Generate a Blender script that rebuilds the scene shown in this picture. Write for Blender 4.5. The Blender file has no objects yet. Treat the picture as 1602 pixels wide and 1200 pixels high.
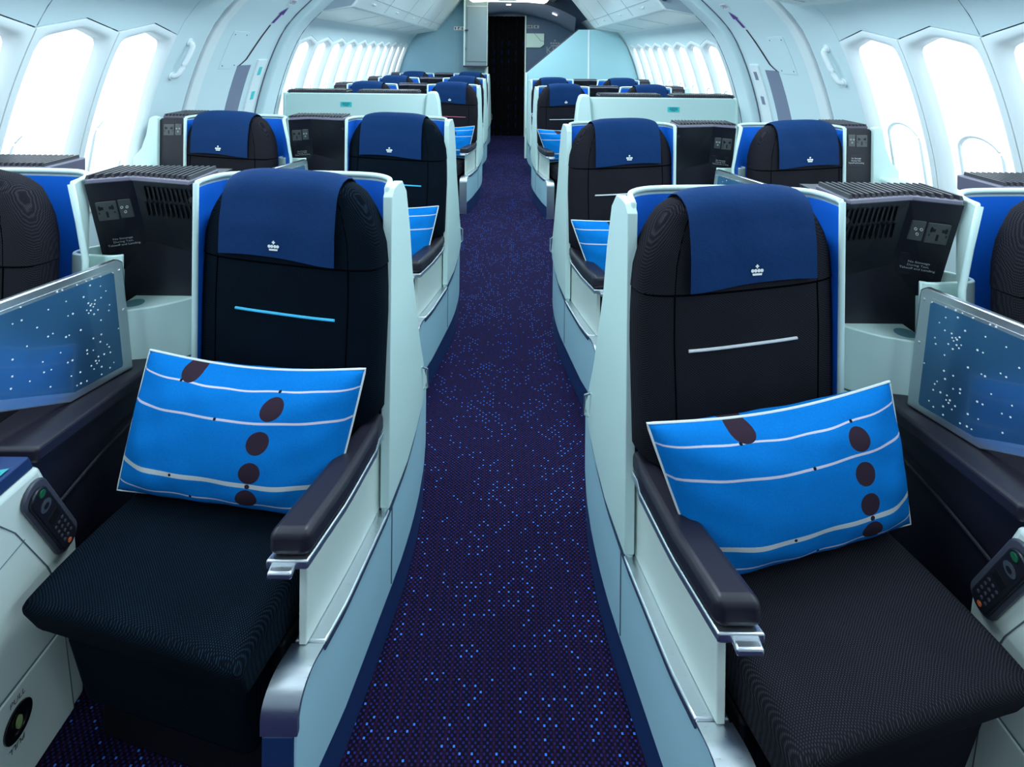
import bpy, bmesh, math, random
from mathutils import Vector
random.seed(7)
PI = math.pi
scn = bpy.context.scene
col = scn.collection
F = 900.0

# ------------------------------------------------------------------ camera
cam = bpy.data.cameras.new('camera'); camo = bpy.data.objects.new('camera', cam); col.objects.link(camo)
camo.location = (0, 0, 1.55); camo.rotation_euler = (PI/2, -0.010, 0)
cam.sensor_width = 36; cam.lens = 36*F/1602
cam.shift_x = 6/1602; cam.shift_y = -520/1602
cam.clip_start = 0.02
scn.camera = camo
scn.view_settings.view_transform = 'Standard'; scn.view_settings.look = 'None'
scn.view_settings.gamma = 1; scn.view_settings.use_curve_mapping = False
scn.view_settings.exposure = 0.7

# ------------------------------------------------------------------ world and lights
w = bpy.data.worlds.new('world'); scn.world = w; w.use_nodes = True
w.node_tree.nodes['Background'].inputs[0].default_value = (0.55, 0.75, 1.0, 1)
w.node_tree.nodes['Background'].inputs[1].default_value = 0.2

def area(name, loc, rot, sx, sy, power, color):
    l = bpy.data.lights.new(name, 'AREA'); l.shape = 'RECTANGLE'; l.size = sx; l.size_y = sy
    l.energy = power; l.color = color
    o = bpy.data.objects.new(name, l); o.location = loc; o.rotation_euler = rot; col.objects.link(o)
    return o
# cabin ceiling light strips above the aisle, in lengths with gaps between them
for i, (y, L, pw) in enumerate([(-0.3, 1.0, 5), (1.6, 1.0, 18), (3.9, 0.9, 27), (5.8, 0.8, 20), (7.6, 0.8, 20), (9.3, 0.8, 15)]):
    area('aisle_light', (0, y, 2.40), (0, 0, 0), 0.5, L, pw, (0.72, 0.9, 1.0))
# wash lights tucked under the side bins, over the seats
for s in (-1, 1):
    area('bin_wash_light', (s*1.3, 1.3, 1.86), (0, s*0.25, 0), 0.25, 3.2, 16, (0.72, 0.92, 1.0))
    area('bin_wash_light', (s*1.35, 6.7 if s < 0 else 6.2, 1.82), (0, s*0.2, 0), 0.25, 3.6 if s < 0 else 2.6, 14 if s < 0 else 9, (0.75, 0.95, 1.0))

# ------------------------------------------------------------------ materials
def mat(name, color, rough=0.5, metal=0.0, emis=None, estr=0.0, coat=0.0, spec=0.5, sheen=0.0):
    m = bpy.data.materials.new(name); m.use_nodes = True
    b = m.node_tree.nodes['Principled BSDF']
    b.inputs['Base Color'].default_value = (*color, 1)
    b.inputs['Roughness'].default_value = rough
    b.inputs['Metallic'].default_value = metal
    b.inputs['Specular IOR Level'].default_value = spec
    b.inputs['Coat Weight'].default_value = coat
    b.inputs['Sheen Weight'].default_value = sheen
    if emis:
        b.inputs['Emission Color'].default_value = (*emis, 1); b.inputs['Emission Strength'].default_value = estr
    return m
class NT:
    def __init__(s, m): s.t = m.node_tree; s.b = s.t.nodes['Principled BSDF']
    def n(s, typ, **k):
        x = s.t.nodes.new(typ)
        for a, v in k.items(): setattr(x, a, v)
        return x
    def set(s, sock, v):
        if isinstance(v, bpy.types.NodeSocket): s.t.links.new(v, sock)
        else: sock.default_value = v
    def m(s, op, a, b=0.0, c=0.0):
        x = s.n('ShaderNodeMath', operation=op)
        s.set(x.inputs[0], a); s.set(x.inputs[1], b); s.set(x.inputs[2], c)
        return x.outputs[0]
    def mix(s, f, a, b):
        x = s.n('ShaderNodeMix', data_type='RGBA'); s.set(x.inputs[0], f)
        s.set(x.inputs[6], (*a, 1) if isinstance(a, tuple) else a); s.set(x.inputs[7], (*b, 1) if isinstance(b, tuple) else b)
        return x.outputs[2]
    def obj(s, which='Object'):
        tc = s.n('ShaderNodeTexCoord'); sp = s.n('ShaderNodeSeparateXYZ'); s.t.links.new(tc.outputs[which], sp.inputs[0])
        return tc, sp.outputs[0], sp.outputs[1], sp.outputs[2]
    def bump(s, h, strength=0.3, dist=0.002):
        x = s.n('ShaderNodeBump'); x.inputs['Strength'].default_value = strength; x.inputs['Distance'].default_value = dist
        s.t.links.new(h, x.inputs['Height']); s.t.links.new(x.outputs[0], s.b.inputs['Normal'])

def weave(name, base, dot, pitch=0.0052, rough=0.9):
    m = mat(name, base, rough, spec=0.06); N = NT(m)
    tc, x, y, z = N.obj()
    k = 2*PI/pitch
    jn = N.n('ShaderNodeTexNoise'); jn.inputs['Scale'].default_value = 55; jn.inputs['Detail'].default_value = 1
    N.t.links.new(tc.outputs['Object'], jn.inputs['Vector'])
    jit = N.m('MULTIPLY', N.m('SUBTRACT', jn.outputs['Fac'], 0.5), 0.0022)
    x = N.m('ADD', x, jit); z = N.m('ADD', z, N.m('MULTIPLY', jit, 0.7))
    sx = N.m('SINE', N.m('MULTIPLY', N.m('ADD', x, N.m('MULTIPLY', z, 0.0)), k))
    sy = N.m('SINE', N.m('MULTIPLY', N.m('SUBTRACT', N.m('MULTIPLY', z, 1.0), y), k))
    v = N.m('MULTIPLY', sx, sy)
    f = N.m('POWER', N.m('MAXIMUM', v, 0.0), 1.5)
    nz = N.n('ShaderNodeTexNoise'); nz.inputs['Scale'].default_value = 9; nz.inputs['Detail'].default_value = 3
    N.t.links.new(tc.outputs['Object'], nz.inputs['Vector'])
    f = N.m('MULTIPLY', f, N.m('ADD', N.m('MULTIPLY', nz.outputs['Fac'], 1.0), 0.4))
    N.t.links.new(N.mix(f, base, dot), N.b.inputs['Base Color'])
    return m
def cloth(name, base, dark, scale=220):
    m = mat(name, base, 0.85, spec=0.2); N = NT(m)
    tc, x, y, z = N.obj()
    nz = N.n('ShaderNodeTexNoise'); nz.inputs['Scale'].default_value = scale; nz.inputs['Detail'].default_value = 2
    N.t.links.new(tc.outputs['Object'], nz.inputs['Vector'])
    N.t.links.new(N.mix(nz.outputs['Fac'], dark, base), N.b.inputs['Base Color'])
    n2 = N.n('ShaderNodeTexNoise'); n2.inputs['Scale'].default_value = 14; N.t.links.new(tc.outputs['Object'], n2.inputs['Vector'])
    N.bump(N.m('ADD', n2.outputs['Fac'], N.m('MULTIPLY', nz.outputs['Fac'], 0.08)), 0.5, 0.006)
    return m
def brushed(name, color, rough=0.32):
    m = mat(name, color, rough, 1.0); N = NT(m)
    tc, x, y, z = N.obj()
    nz = N.n('ShaderNodeTexNoise'); nz.inputs['Scale'].default_value = 60
    mp = N.n('ShaderNodeMapping'); mp.inputs['Scale'].default_value = (1, 12, 12)
    N.t.links.new(tc.outputs['Object'], mp.inputs[0]); N.t.links.new(mp.outputs[0], nz.inputs['Vector'])
    N.t.links.new(N.m('ADD', N.m('MULTIPLY', nz.outputs['Fac'], 0.2), rough-0.1), N.b.inputs['Roughness'])
    return m

M = {}
M['shell'] = mat('shell_mint_white', (0.62, 0.80, 0.77), 0.38)
M['panel'] = mat('panel_warm_white', (0.70, 0.80, 0.74), 0.45)
M['lining'] = mat('lining_royal_blue', (0.001, 0.14, 0.74), 0.55)
M['pale'] = mat('white_panel_blue_shade', (0.42, 0.66, 0.76), 0.4)  # taken for white; bluish reflected shade is put into its colour
M['kick'] = mat('navy_kick', (0.010, 0.035, 0.13), 0.5)
M['fabric'] = weave('charcoal_weave', (0.0095, 0.009, 0.013), (0.052, 0.050, 0.064))
M['fabric_shade'] = weave('charcoal_weave_shaded', (0.0012, 0.0028, 0.006), (0.012, 0.030, 0.052))  # the charcoal cloth again, with dimmer light put into its colour
M['leather'] = mat('dark_plum_leather', (0.014, 0.012, 0.022), 0.42)
M['console'] = mat('console_black_plum', (0.009, 0.008, 0.016), 0.38)
M['rib'] = mat('ribbed_grey', (0.022, 0.020, 0.028), 0.3)
M['rim'] = mat('console_rim_grey', (0.12, 0.11, 0.16), 0.4)
M['metal'] = brushed('brushed_aluminium', (0.72, 0.76, 0.80))
M['metal_d'] = mat('dark_trim', (0.10, 0.14, 0.22), 0.4, 0.6)
M['seam_black'] = mat('seam_black', (0.002, 0.002, 0.003), 1.0, spec=0.0)
M['black'] = mat('black', (0.004, 0.004, 0.006), 0.5)
M['socket'] = mat('socket_grey', (0.085, 0.09, 0.095), 0.4)
M['socket_l'] = mat('socket_ring', (0.6, 0.6, 0.6), 0.3)
M['txt'] = mat('white_print', (0.7, 0.72, 0.75), 0.6)
M['towel'] = cloth('navy_blue_linen', (0.0018, 0.035, 0.14), (0.001, 0.019, 0.08))
M['railgrey'] = mat('pale_grey', (0.35, 0.38, 0.42), 0.5)
M['white'] = mat('white_print_bright', (0.9, 0.92, 0.9), 0.6)
M['stripe_w'] = mat('silver_grey_stripe', (0.62, 0.64, 0.66), 0.5)
M['stripe_c'] = mat('cyan_stripe', (0.05, 0.50, 0.80), 0.5)
M['stripe_r'] = mat('coral_stripe', (0.6, 0.12, 0.2), 0.5)
M['wall'] = mat('cabin_wall_pale_cyan', (0.66, 0.80, 0.84), 0.5)
M['wallw'] = mat('cabin_wall_white', (0.80, 0.86, 0.88), 0.5)
M['seam'] = mat('seam_grey', (0.10, 0.14, 0.18), 0.7)
M['bin'] = mat('bin_white', (0.78, 0.86, 0.86), 0.32)
M['bin_end'] = mat('bin_end_grey', (0.36, 0.43, 0.50), 0.5)
M['pane'] = mat('recess_panel_glow', (0.9, 0.93, 0.95), 0.4, emis=(0.84, 0.93, 1.0), estr=0.72)  # emission over the recess panel stands in for daylight on it
M['pane_s'] = mat('window_pane', (0.95, 0.97, 1.0), 0.3, emis=(0.95, 0.98, 1.0), estr=2.6)
M['knobblack'] = mat('knob_black', (0.006, 0.006, 0.008), 0.25)
M['green'] = mat('knob_green', (0.30, 0.42, 0.16), 0.4)
M['teal'] = mat('teal_screen', (0.02, 0.22, 0.26), 0.15, emis=(0.02, 0.35, 0.38), estr=0.3)
M['sticker'] = mat('turquoise_sticker', (0.05, 0.62, 0.62), 0.5)
M['purple'] = mat('purple_print', (0.13, 0.04, 0.28), 0.5)
M['maroon'] = mat('maroon_slot', (0.03, 0.008, 0.03), 0.5)
M['redp'] = mat('red_print', (0.35, 0.02, 0.06), 0.5)
M['pocket'] = mat('door_pocket_grey', (0.20, 0.22, 0.32), 0.5)
M['bluegrey'] = mat('blue_grey_wall', (0.07, 0.12, 0.20), 0.5)
M['monument'] = mat('grey_green_cabinet', (0.20, 0.27, 0.30), 0.5)
M['soffit'] = mat('soffit_grey_blue', (0.16, 0.20, 0.28), 0.4)
M['cream'] = mat('lamp_cream', (0.9, 0.9, 0.8), 0.4, emis=(1.0, 1.0, 0.82), estr=1.3)
M['spot'] = mat('lamp_pink_white', (0.9, 0.9, 0.9), 0.4, emis=(1.0, 0.9, 0.95), estr=2.0)
M['btn_r'] = mat('button_orange', (0.7, 0.15, 0.05), 0.4)
M['btn_g'] = mat('button_green', (0.01, 0.12, 0.05), 0.4)
M['btn'] = mat('button_grey', (0.06, 0.07, 0.09), 0.35)
M['remote'] = mat('remote_dark', (0.012, 0.013, 0.02), 0.3)
M['holder'] = mat('remote_holder_grey', (0.06, 0.065, 0.09), 0.4)
M['dim'] = mat('cup_recess_teal', (0.12, 0.28, 0.33), 0.5)
M['bag'] = mat('pouch_cream', (0.62, 0.80, 0.72), 0.5)

# bulkhead laminate: soft blue mottling
def laminate(name, a, b):
    m = mat(name, a, 0.45); N = NT(m); tc, x, y, z = N.obj()
    nz = N.n('ShaderNodeTexNoise'); nz.inputs['Scale'].default_value = 1.3; N.t.links.new(tc.outputs['Object'], nz.inputs['Vector'])
    N.t.links.new(N.mix(nz.outputs['Fac'], a, b), N.b.inputs['Base Color']); return m
M['bulk_l'] = laminate('bulkhead_laminate', (0.16, 0.36, 0.50), (0.32, 0.50, 0.56))
M['bulk_r'] = laminate('bulkhead_laminate_pale', (0.34, 0.60, 0.66), (0.38, 0.64, 0.70))

# glossy blue divider glass
def divider_mat():
    m = mat('divider_blue', (0.03, 0.09, 0.19), 0.22, 0.55, coat=0.4); N = NT(m); tc, x, y, z = N.obj()
    nz = N.n('ShaderNodeTexNoise'); nz.inputs['Scale'].default_value = 4; nz.inputs['Detail'].default_value = 0; N.t.links.new(tc.outputs['Object'], nz.inputs['Vector'])
    n2 = N.n('ShaderNodeTexNoise'); n2.inputs['Scale'].default_value = 500; N.t.links.new(tc.outputs['Object'], n2.inputs['Vector'])
    N.t.links.new(N.mix(nz.outputs['Fac'], (0.02, 0.04, 0.08), (0.08, 0.27, 0.52)), N.b.inputs['Base Color'])
    N.bump(n2.outputs['Fac'], 0.12, 0.0004)
    return m
M['divider'] = divider_mat()

# carpet
def carpet():
    m = mat('carpet', (0.01, 0.008, 0.02), 0.95, spec=0.1); N = NT(m); tc, x, y, z = N.obj()
    c = 0.0068
    ix = N.m('FLOOR', N.m('DIVIDE', x, c)); iy = N.m('FLOOR', N.m('DIVIDE', y, c))
    fx = N.m('FRACT', N.m('DIVIDE', x, c)); fy = N.m('FRACT', N.m('DIVIDE', y, c))
    def inside(f, lo, hi): return N.m('MULTIPLY', N.m('GREATER_THAN', f, lo), N.m('LESS_THAN', f, hi))
    cell = N.m('MULTIPLY', inside(fx, 0.14, 0.86), inside(fy, 0.14, 0.86))
    m4x = N.m('FLOORED_MODULO', ix, 4.0); m4y = N.m('FLOORED_MODULO', iy, 4.0)
    def eq(a, v): return N.m('COMPARE', a, float(v), 0.25)
    lat = N.m('ADD', N.m('MULTIPLY', eq(m4x, 0), eq(m4y, 0)), N.m('MULTIPLY', eq(m4x, 2), eq(m4y, 2)))
    even = eq(N.m('FLOORED_MODULO', N.m('ADD', ix, iy), 2.0), 0)
    cmb = N.n('ShaderNodeCombineXYZ'); N.set(cmb.inputs[0], ix); N.set(cmb.inputs[1], iy)
    wn = N.n('ShaderNodeTexWhiteNoise', noise_dimensions='2D'); N.t.links.new(cmb.outputs[0], wn.inputs['Vector'])
    # patches where the bright tufts thin out
    nz = N.n('ShaderNodeTexNoise'); nz.inputs['Scale'].default_value = 7; nz.inputs['Detail'].default_value = 2
    N.t.links.new(tc.outputs['Object'], nz.inputs['Vector'])
    th = N.m('ADD', N.m('MULTIPLY', nz.outputs['Fac'], 1.5), 0.0)
    bright = N.m('MULTIPLY', N.m('MULTIPLY', lat, cell), N.m('GREATER_THAN', wn.outputs['Value'], th))
    mid = N.m('MULTIPLY', N.m('MULTIPLY', even, cell), N.m('ADD', N.m('MULTIPLY', wn.outputs['Value'], 0.5), 0.5))
    col1 = N.mix(mid, (0.005, 0.002, 0.010), (0.020, 0.024, 0.155))
    st = N.m('MULTIPLY', N.m('ADD', eq(m4x, 1), 0.0), 0.5)
    col2 = N.mix(st, col1, (0.022, 0.005, 0.025))
    N.t.links.new(N.mix(bright, col2, (0.05, 0.20, 0.75)), N.b.inputs['Base Color'])
    return m
M['carpet'] = carpet()

# pillow cover: stripes and discs in the cover's own UV
def pillow_mat(name, shift):
    m = mat(name, (0.01, 0.18, 0.70), 0.85, spec=0.1); N = NT(m)
    tc = N.n('ShaderNodeTexCoord'); sp = N.n('ShaderNodeSeparateXYZ'); N.t.links.new(tc.outputs['UV'], sp.inputs[0])
    u, v = sp.outputs[0], sp.outputs[1]
    nz = N.n('ShaderNodeTexNoise'); nz.inputs['Scale'].default_value = 260; N.t.links.new(tc.outputs['Object'], nz.inputs['Vector'])
    base = N.mix(nz.outputs['Fac'], (0.001, 0.14, 0.50), (0.002, 0.21, 0.64))
    c = base
    for vc, hw in ((0.885, 0.006), (0.685, 0.008), (0.265, 0.017), (0.105, 0.006)):
        f = N.m('LESS_THAN', N.m('ABSOLUTE', N.m('SUBTRACT', v, vc)), hw)
        c = N.mix(f, c, (0.60, 0.58, 0.70) if hw < 0.01 else (0.55, 0.60, 0.62))
    A = 1.62   # width over height
    def disc(c, uc, vc, r, colr):
        du = N.m('MULTIPLY', N.m('SUBTRACT', u, uc+shift), A); dv = N.m('SUBTRACT', v, vc)
        d = N.m('ADD', N.m('MULTIPLY', du, du), N.m('MULTIPLY', dv, dv))
        return N.mix(N.m('LESS_THAN', d, r*r), c, colr)
    for uc, vc, r in ((0.63, 0.775, 0.076), (0.615, 0.56, 0.076), (0.61, 0.36, 0.076), (0.61, 0.262, 0.018), (0.61, 0.16, 0.076), (0.20, 0.955, 0.078)):
        c = disc(c, uc, vc, r, (0.035, 0.02, 0.035))
    for uc, vc in ((0.25, 0.265), (0.63, 0.885), (0.40, 0.685), (0.17, 0.885), (0.35, 0.105)):
        c = disc(c, uc, vc, 0.011, (0.01, 0.01, 0.02))
    N.t.links.new(c, N.b.inputs['Base Color'])
    n2 = N.n('ShaderNodeTexNoise'); n2.inputs['Scale'].default_value = 7; N.t.links.new(tc.outputs['Object'], n2.inputs['Vector'])
    N.bump(N.m('ADD', n2.outputs['Fac'], N.m('MULTIPLY', nz.outputs['Fac'], 0.03)), 0.45, 0.012)
    return m
M['pillow_l'] = pillow_mat('pillow_cover_left', 0.055)
M['pillow_r'] = pillow_mat('pillow_cover_right', 0.12)
M['piping'] = mat('pillow_piping', (0.75, 0.80, 0.78), 0.8)

# curtain
def curtain_mat():
    m = mat('dark_curtain', (0.0015, 0.0015, 0.003), 0.9, spec=0.1); N = NT(m); tc, x, y, z = N.obj()
    cx = N.m('COMPARE', N.m('FLOORED_MODULO', N.m('ADD', x, 3.0), 0.13), 0.02, 0.010)
    dz = N.m('GREATER_THAN', N.m('SINE', N.m('MULTIPLY', z, 38.0)), 0.0)
    nz = N.n('ShaderNodeTexNoise'); nz.inputs['Scale'].default_value = 3; N.t.links.new(tc.outputs['Object'], nz.inputs['Vector'])
    f = N.m('MULTIPLY', N.m('MULTIPLY', cx, dz), N.m('GREATER_THAN', nz.outputs['Fac'], 0.56))
    N.t.links.new(N.mix(f, (0.0012, 0.0012, 0.002), (0.003, 0.008, 0.045)), N.b.inputs['Base Color']); return m
M['curtain'] = curtain_mat()

# ------------------------------------------------------------------ mesh helpers
def tag(o, label=None, cat=None, group=None, kind=None):
    if label: o['label'] = label
    if cat: o['category'] = cat
    if group: o['group'] = group
    if kind: o['kind'] = kind
    return o
def empty(name, loc, label=None, cat=None, group=None):
    o = bpy.data.objects.new(name, None); o.location = loc; o.empty_display_size = 0.1
    col.objects.link(o); return tag(o, label, cat, group)
def mk(name, m, parent, V, Fc, smooth=False, bevel=0, seg=2, subsurf=0, uv=None, angle=35):
    me = bpy.data.meshes.new(name)
    me.from_pydata([tuple(v) for v in V], [], Fc); me.validate()
    bm = bmesh.new(); bm.from_mesh(me)
    bmesh.ops.remove_doubles(bm, verts=bm.verts, dist=1e-6)
    bmesh.ops.recalc_face_normals(bm, faces=bm.faces)
    bm.to_mesh(me); bm.free()
    if uv:
        L = me.uv_layers.new(name='UVMap')
        for p in me.polygons:
            for li in p.loop_indices:
                L.data[li].uv = uv(me.vertices[me.loops[li].vertex_index].co)
    o = bpy.data.objects.new(name, me); col.objects.link(o)
    if parent: o.parent = parent
    mm = M[m] if isinstance(m, str) else m
    me.materials.append(mm)
    if bevel:
        b = o.modifiers.new('b', 'BEVEL'); b.width = bevel; b.segments = seg; b.limit_method = 'ANGLE'; b.angle_limit = math.radians(30)
        smooth = True
    if subsurf:
        b = o.modifiers.new('s', 'SUBSURF'); b.levels = b.render_levels = subsurf; smooth = True
    if smooth:
        for p in me.polygons: p.use_smooth = True
        if angle < 180:
            try: me.set_sharp_from_angle(angle=math.radians(angle))
            except Exception: pass
        if bevel:
            wn = o.modifiers.new('n', 'WEIGHTED_NORMAL'); wn.keep_sharp = True
    return o

class G:
    """collects geometry given in (a, y, z) and maps a to x = s*a"""
    def __init__(g, s=1, T=None): g.V = []; g.F = []; g.s = s; g.T = T
    def v(g, p):
        if g.T: p = g.T(*p)
        g.V.append((g.s*p[0], p[1], p[2])); return len(g.V)-1
    def add(g, P, Fc):
        b = len(g.V)
        for p in P: g.v(p)
        g.F += [tuple(b+i for i in f) for f in Fc]; return g
    def box(g, a0, a1, y0, y1, z0, z1):
        P = [(a, y, z) for z in (z0, z1) for y in (y0, y1) for a in (a0, a1)]
        return g.add(P, [(0,1,3,2),(4,5,7,6),(0,1,5,4),(2,3,7,6),(0,2,6,4),(1,3,7,5)])
    def prism(g, poly, fn, t0, t1):
        """poly 2D points; fn(p,q,t)->(a,y,z)"""
        n = len(poly)
        P = [fn(p, q, t0) for p, q in poly]+[fn(p, q, t1) for p, q in poly]
        return g.add(P, [tuple(range(n)), tuple(range(2*n-1, n-1, -1))]+[(i, (i+1) % n, n+(i+1) % n, n+i) for i in range(n)])
    def loft(g, rings, cap=True, closed=True):
        n = len(rings[0]); b = len(g.V)
        for r in rings:
            for p in r: g.v(p)
        for k in range(len(rings)-1):
            for i in range(n if closed else n-1):
                j = (i+1) % n
                g.F.append((b+k*n+i, b+k*n+j, b+(k+1)*n+j, b+(k+1)*n+i))
        if cap:
            g.F.append(tuple(b+i for i in range(n))[::-1]); g.F.append(tuple(b+(len(rings)-1)*n+i for i in range(n)))
        return g
    def tube(g, path, r, n=8, closed=False):
        pts = [Vector(p) for p in path]; rings = []
        N_ = len(pts)
        for i, p in enumerate(pts):
            if closed: t = pts[(i+1) % N_]-pts[i-1]
            else: t = pts[min(i+1, N_-1)]-pts[max(i-1, 0)]
            t.normalize()
            up = Vector((0, 0, 1)) if abs(t.z) < 0.9 else Vector((0, 1, 0))
            a = t.cross(up).normalized(); b = t.cross(a).normalized()
            rr = r[i] if isinstance(r, (list, tuple)) else r
            rings.append([tuple(p+a*rr*math.cos(2*PI*k/n)+b*rr*math.sin(2*PI*k/n)) for k in range(n)])
        if closed: rings.append(rings[0])
        return g.loft(rings, cap=not closed)
    def strip(g, ys, alo, ahi, zlo, zhi):
        """solid strip following y with bounds given as functions of y"""
        rings = [[(alo(y), y, zlo(y)), (ahi(y), y, zlo(y)), (ahi(y), y, zhi(y)), (alo(y), y, zhi(y))] for y in ys]
        return g.loft(rings)
    def sheet(g, grid, thick):
        """grid rows of (a,y,z) -> solid sheet displaced by 'thick' along normals"""
        R, C = len(grid), len(grid[0]); b = len(g.V)
        P = [[Vector(p) for p in r] for r in grid]
        Q = []
        for i in range(R):
            row = []
            for j in range(C):
                du = P[min(i+1, R-1)][j]-P[max(i-1, 0)][j]; dv = P[i][min(j+1, C-1)]-P[i][max(j-1, 0)]
                row.append(P[i][j]+du.cross(dv).normalized()*thick)
            Q.append(row)
        for L in (P, Q):
            for r in L:
                for p in r: g.v(tuple(p))
        o = R*C
        for i in range(R-1):
            for j in range(C-1):
                a, c, d, e = i*C+j, i*C+j+1, (i+1)*C+j+1, (i+1)*C+j
                g.F.append((b+a, b+c, b+d, b+e)); g.F.append((b+o+e, b+o+d, b+o+c, b+o+a))
        per = [j for j in range(C)]+[i*C+C-1 for i in range(1, R)]+[(R-1)*C+j for j in range(C-2, -1, -1)]+[i*C for i in range(R-2, 0, -1)]
        for k in range(len(per)):
            a, c = per[k], per[(k+1) % len(per)]
            g.F.append((b+a, b+o+a, b+o+c, b+c))
        return g
    def make(g, name, m, parent, **k): return mk(name, m, parent, g.V, g.F, **k)

def lerp(a, b, t): return a+(b-a)*t
def interp(tab, x):
    if x <= tab[0][0]: return tab[0][1]
    for (x0, y0), (x1, y1) in zip(tab, tab[1:]):
        if x <= x1: return lerp(y0, y1, (x-x0)/(x1-x0))
    return tab[-1][1]
def cat_rom(pts, n=6):
    out = []; P = [Vector(p) for p in pts]
    for i in range(len(P)-1):
        p0 = P[max(i-1, 0)]; p1 = P[i]; p2 = P[i+1]; p3 = P[min(i+2, len(P)-1)]
        for k in range(n):
            t = k/n
            out.append(0.5*((2*p1)+(p2-p0)*t+(2*p0-5*p1+4*p2-p3)*t*t+(3*p1-p0-3*p2+p3)*t**3))
    out.append(P[-1]); return [tuple(p) for p in out]
def frange(a, b, n): return [a+(b-a)*i/(n-1) for i in range(n)]
TXT = {}
def text2d(body, size):
    k = (body, size)
    if k not in TXT:
        c = bpy.data.curves.new('t', 'FONT'); c.body = body; c.size = size; c.align_x = 'CENTER'; c.align_y = 'CENTER'; c.resolution_u = 3
        o = bpy.data.objects.new('t', c); col.objects.link(o)
        me = bpy.data.meshes.new_from_object(o.evaluated_get(bpy.context.evaluated_depsgraph_get()))
        V = [(v.co.x, v.co.y) for v in me.vertices]; Fc = [tuple(p.vertices) for p in me.polygons]
        bpy.data.objects.remove(o); bpy.data.curves.remove(c); bpy.data.meshes.remove(me)
        TXT[k] = (V, Fc)
    return TXT[k]
def add_text(g, body, size, fn, mirror=False):
    V, Fc = text2d(body, size)
    g.add([fn(-x if mirror else x, y) for x, y in V], Fc); return g
def copy_tree(o, parent=None):
    c = o.copy(); col.objects.link(c)
    if parent: c.parent = parent
    for ch in list(o.children): copy_tree(ch, c)
    return c

# ------------------------------------------------------------------ seat geometry
TH = math.radians(14); CT, ST = math.cos(TH), math.sin(TH)
def frame(A0):
    return lambda u, f, z: (A0+0.553+u*CT+f*ST, 0.067+u*ST-f*CT, z)
HW = [(0.42, 0.20), (0.59, 0.215), (0.64, 0.262), (0.9, 0.268), (1.0, 0.264), (1.06, 0.258), (1.11, 0.242), (1.15, 0.220), (1.18, 0.196), (1.20, 0.168), (1.212, 0.13), (1.22, 0.08)]
def hw(z): return interp(HW, z)
def fc(z): return lerp(0.085, 0.062, (z-0.45)/0.75)
def tk(z): return interp([(0.4, 0.065), (1.10, 0.065), (1.18, 0.054), (1.208, 0.035), (1.222, 0.015)], z)
NE = 3.2
def front(u, z, extra=0.0):
    r = min(abs(u)/hw(z), 0.999)
    return fc(z)+tk(z)*(1-r**NE)**(1/NE)+extra
def ring(z, n=40, grow=0.0):
    out = []
    for k in range(n):
        t = 2*PI*k/n
        c, s_ = math.cos(t), math.sin(t)
        u = (hw(z)+grow)*math.copysign(abs(c)**(2/NE), c); f = fc(z)+(tk(z)+grow)*math.copysign(abs(s_)**(2/NE), s_)
        out.append((u, f, z))
    return out
ACURVE = [(-0.46, 0.392), (-0.38, 0.372), (-0.28, 0.347), (-0.2, 0.334), (-0.1, 0.318), (0.0, 0.302), (0.1, 0.287), (0.2, 0.278), (0.3, 0.274), (0.42, 0.276), (0.55, 0.288), (0.7, 0.31)]
def AO(y): return interp(ACURVE, y)

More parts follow.
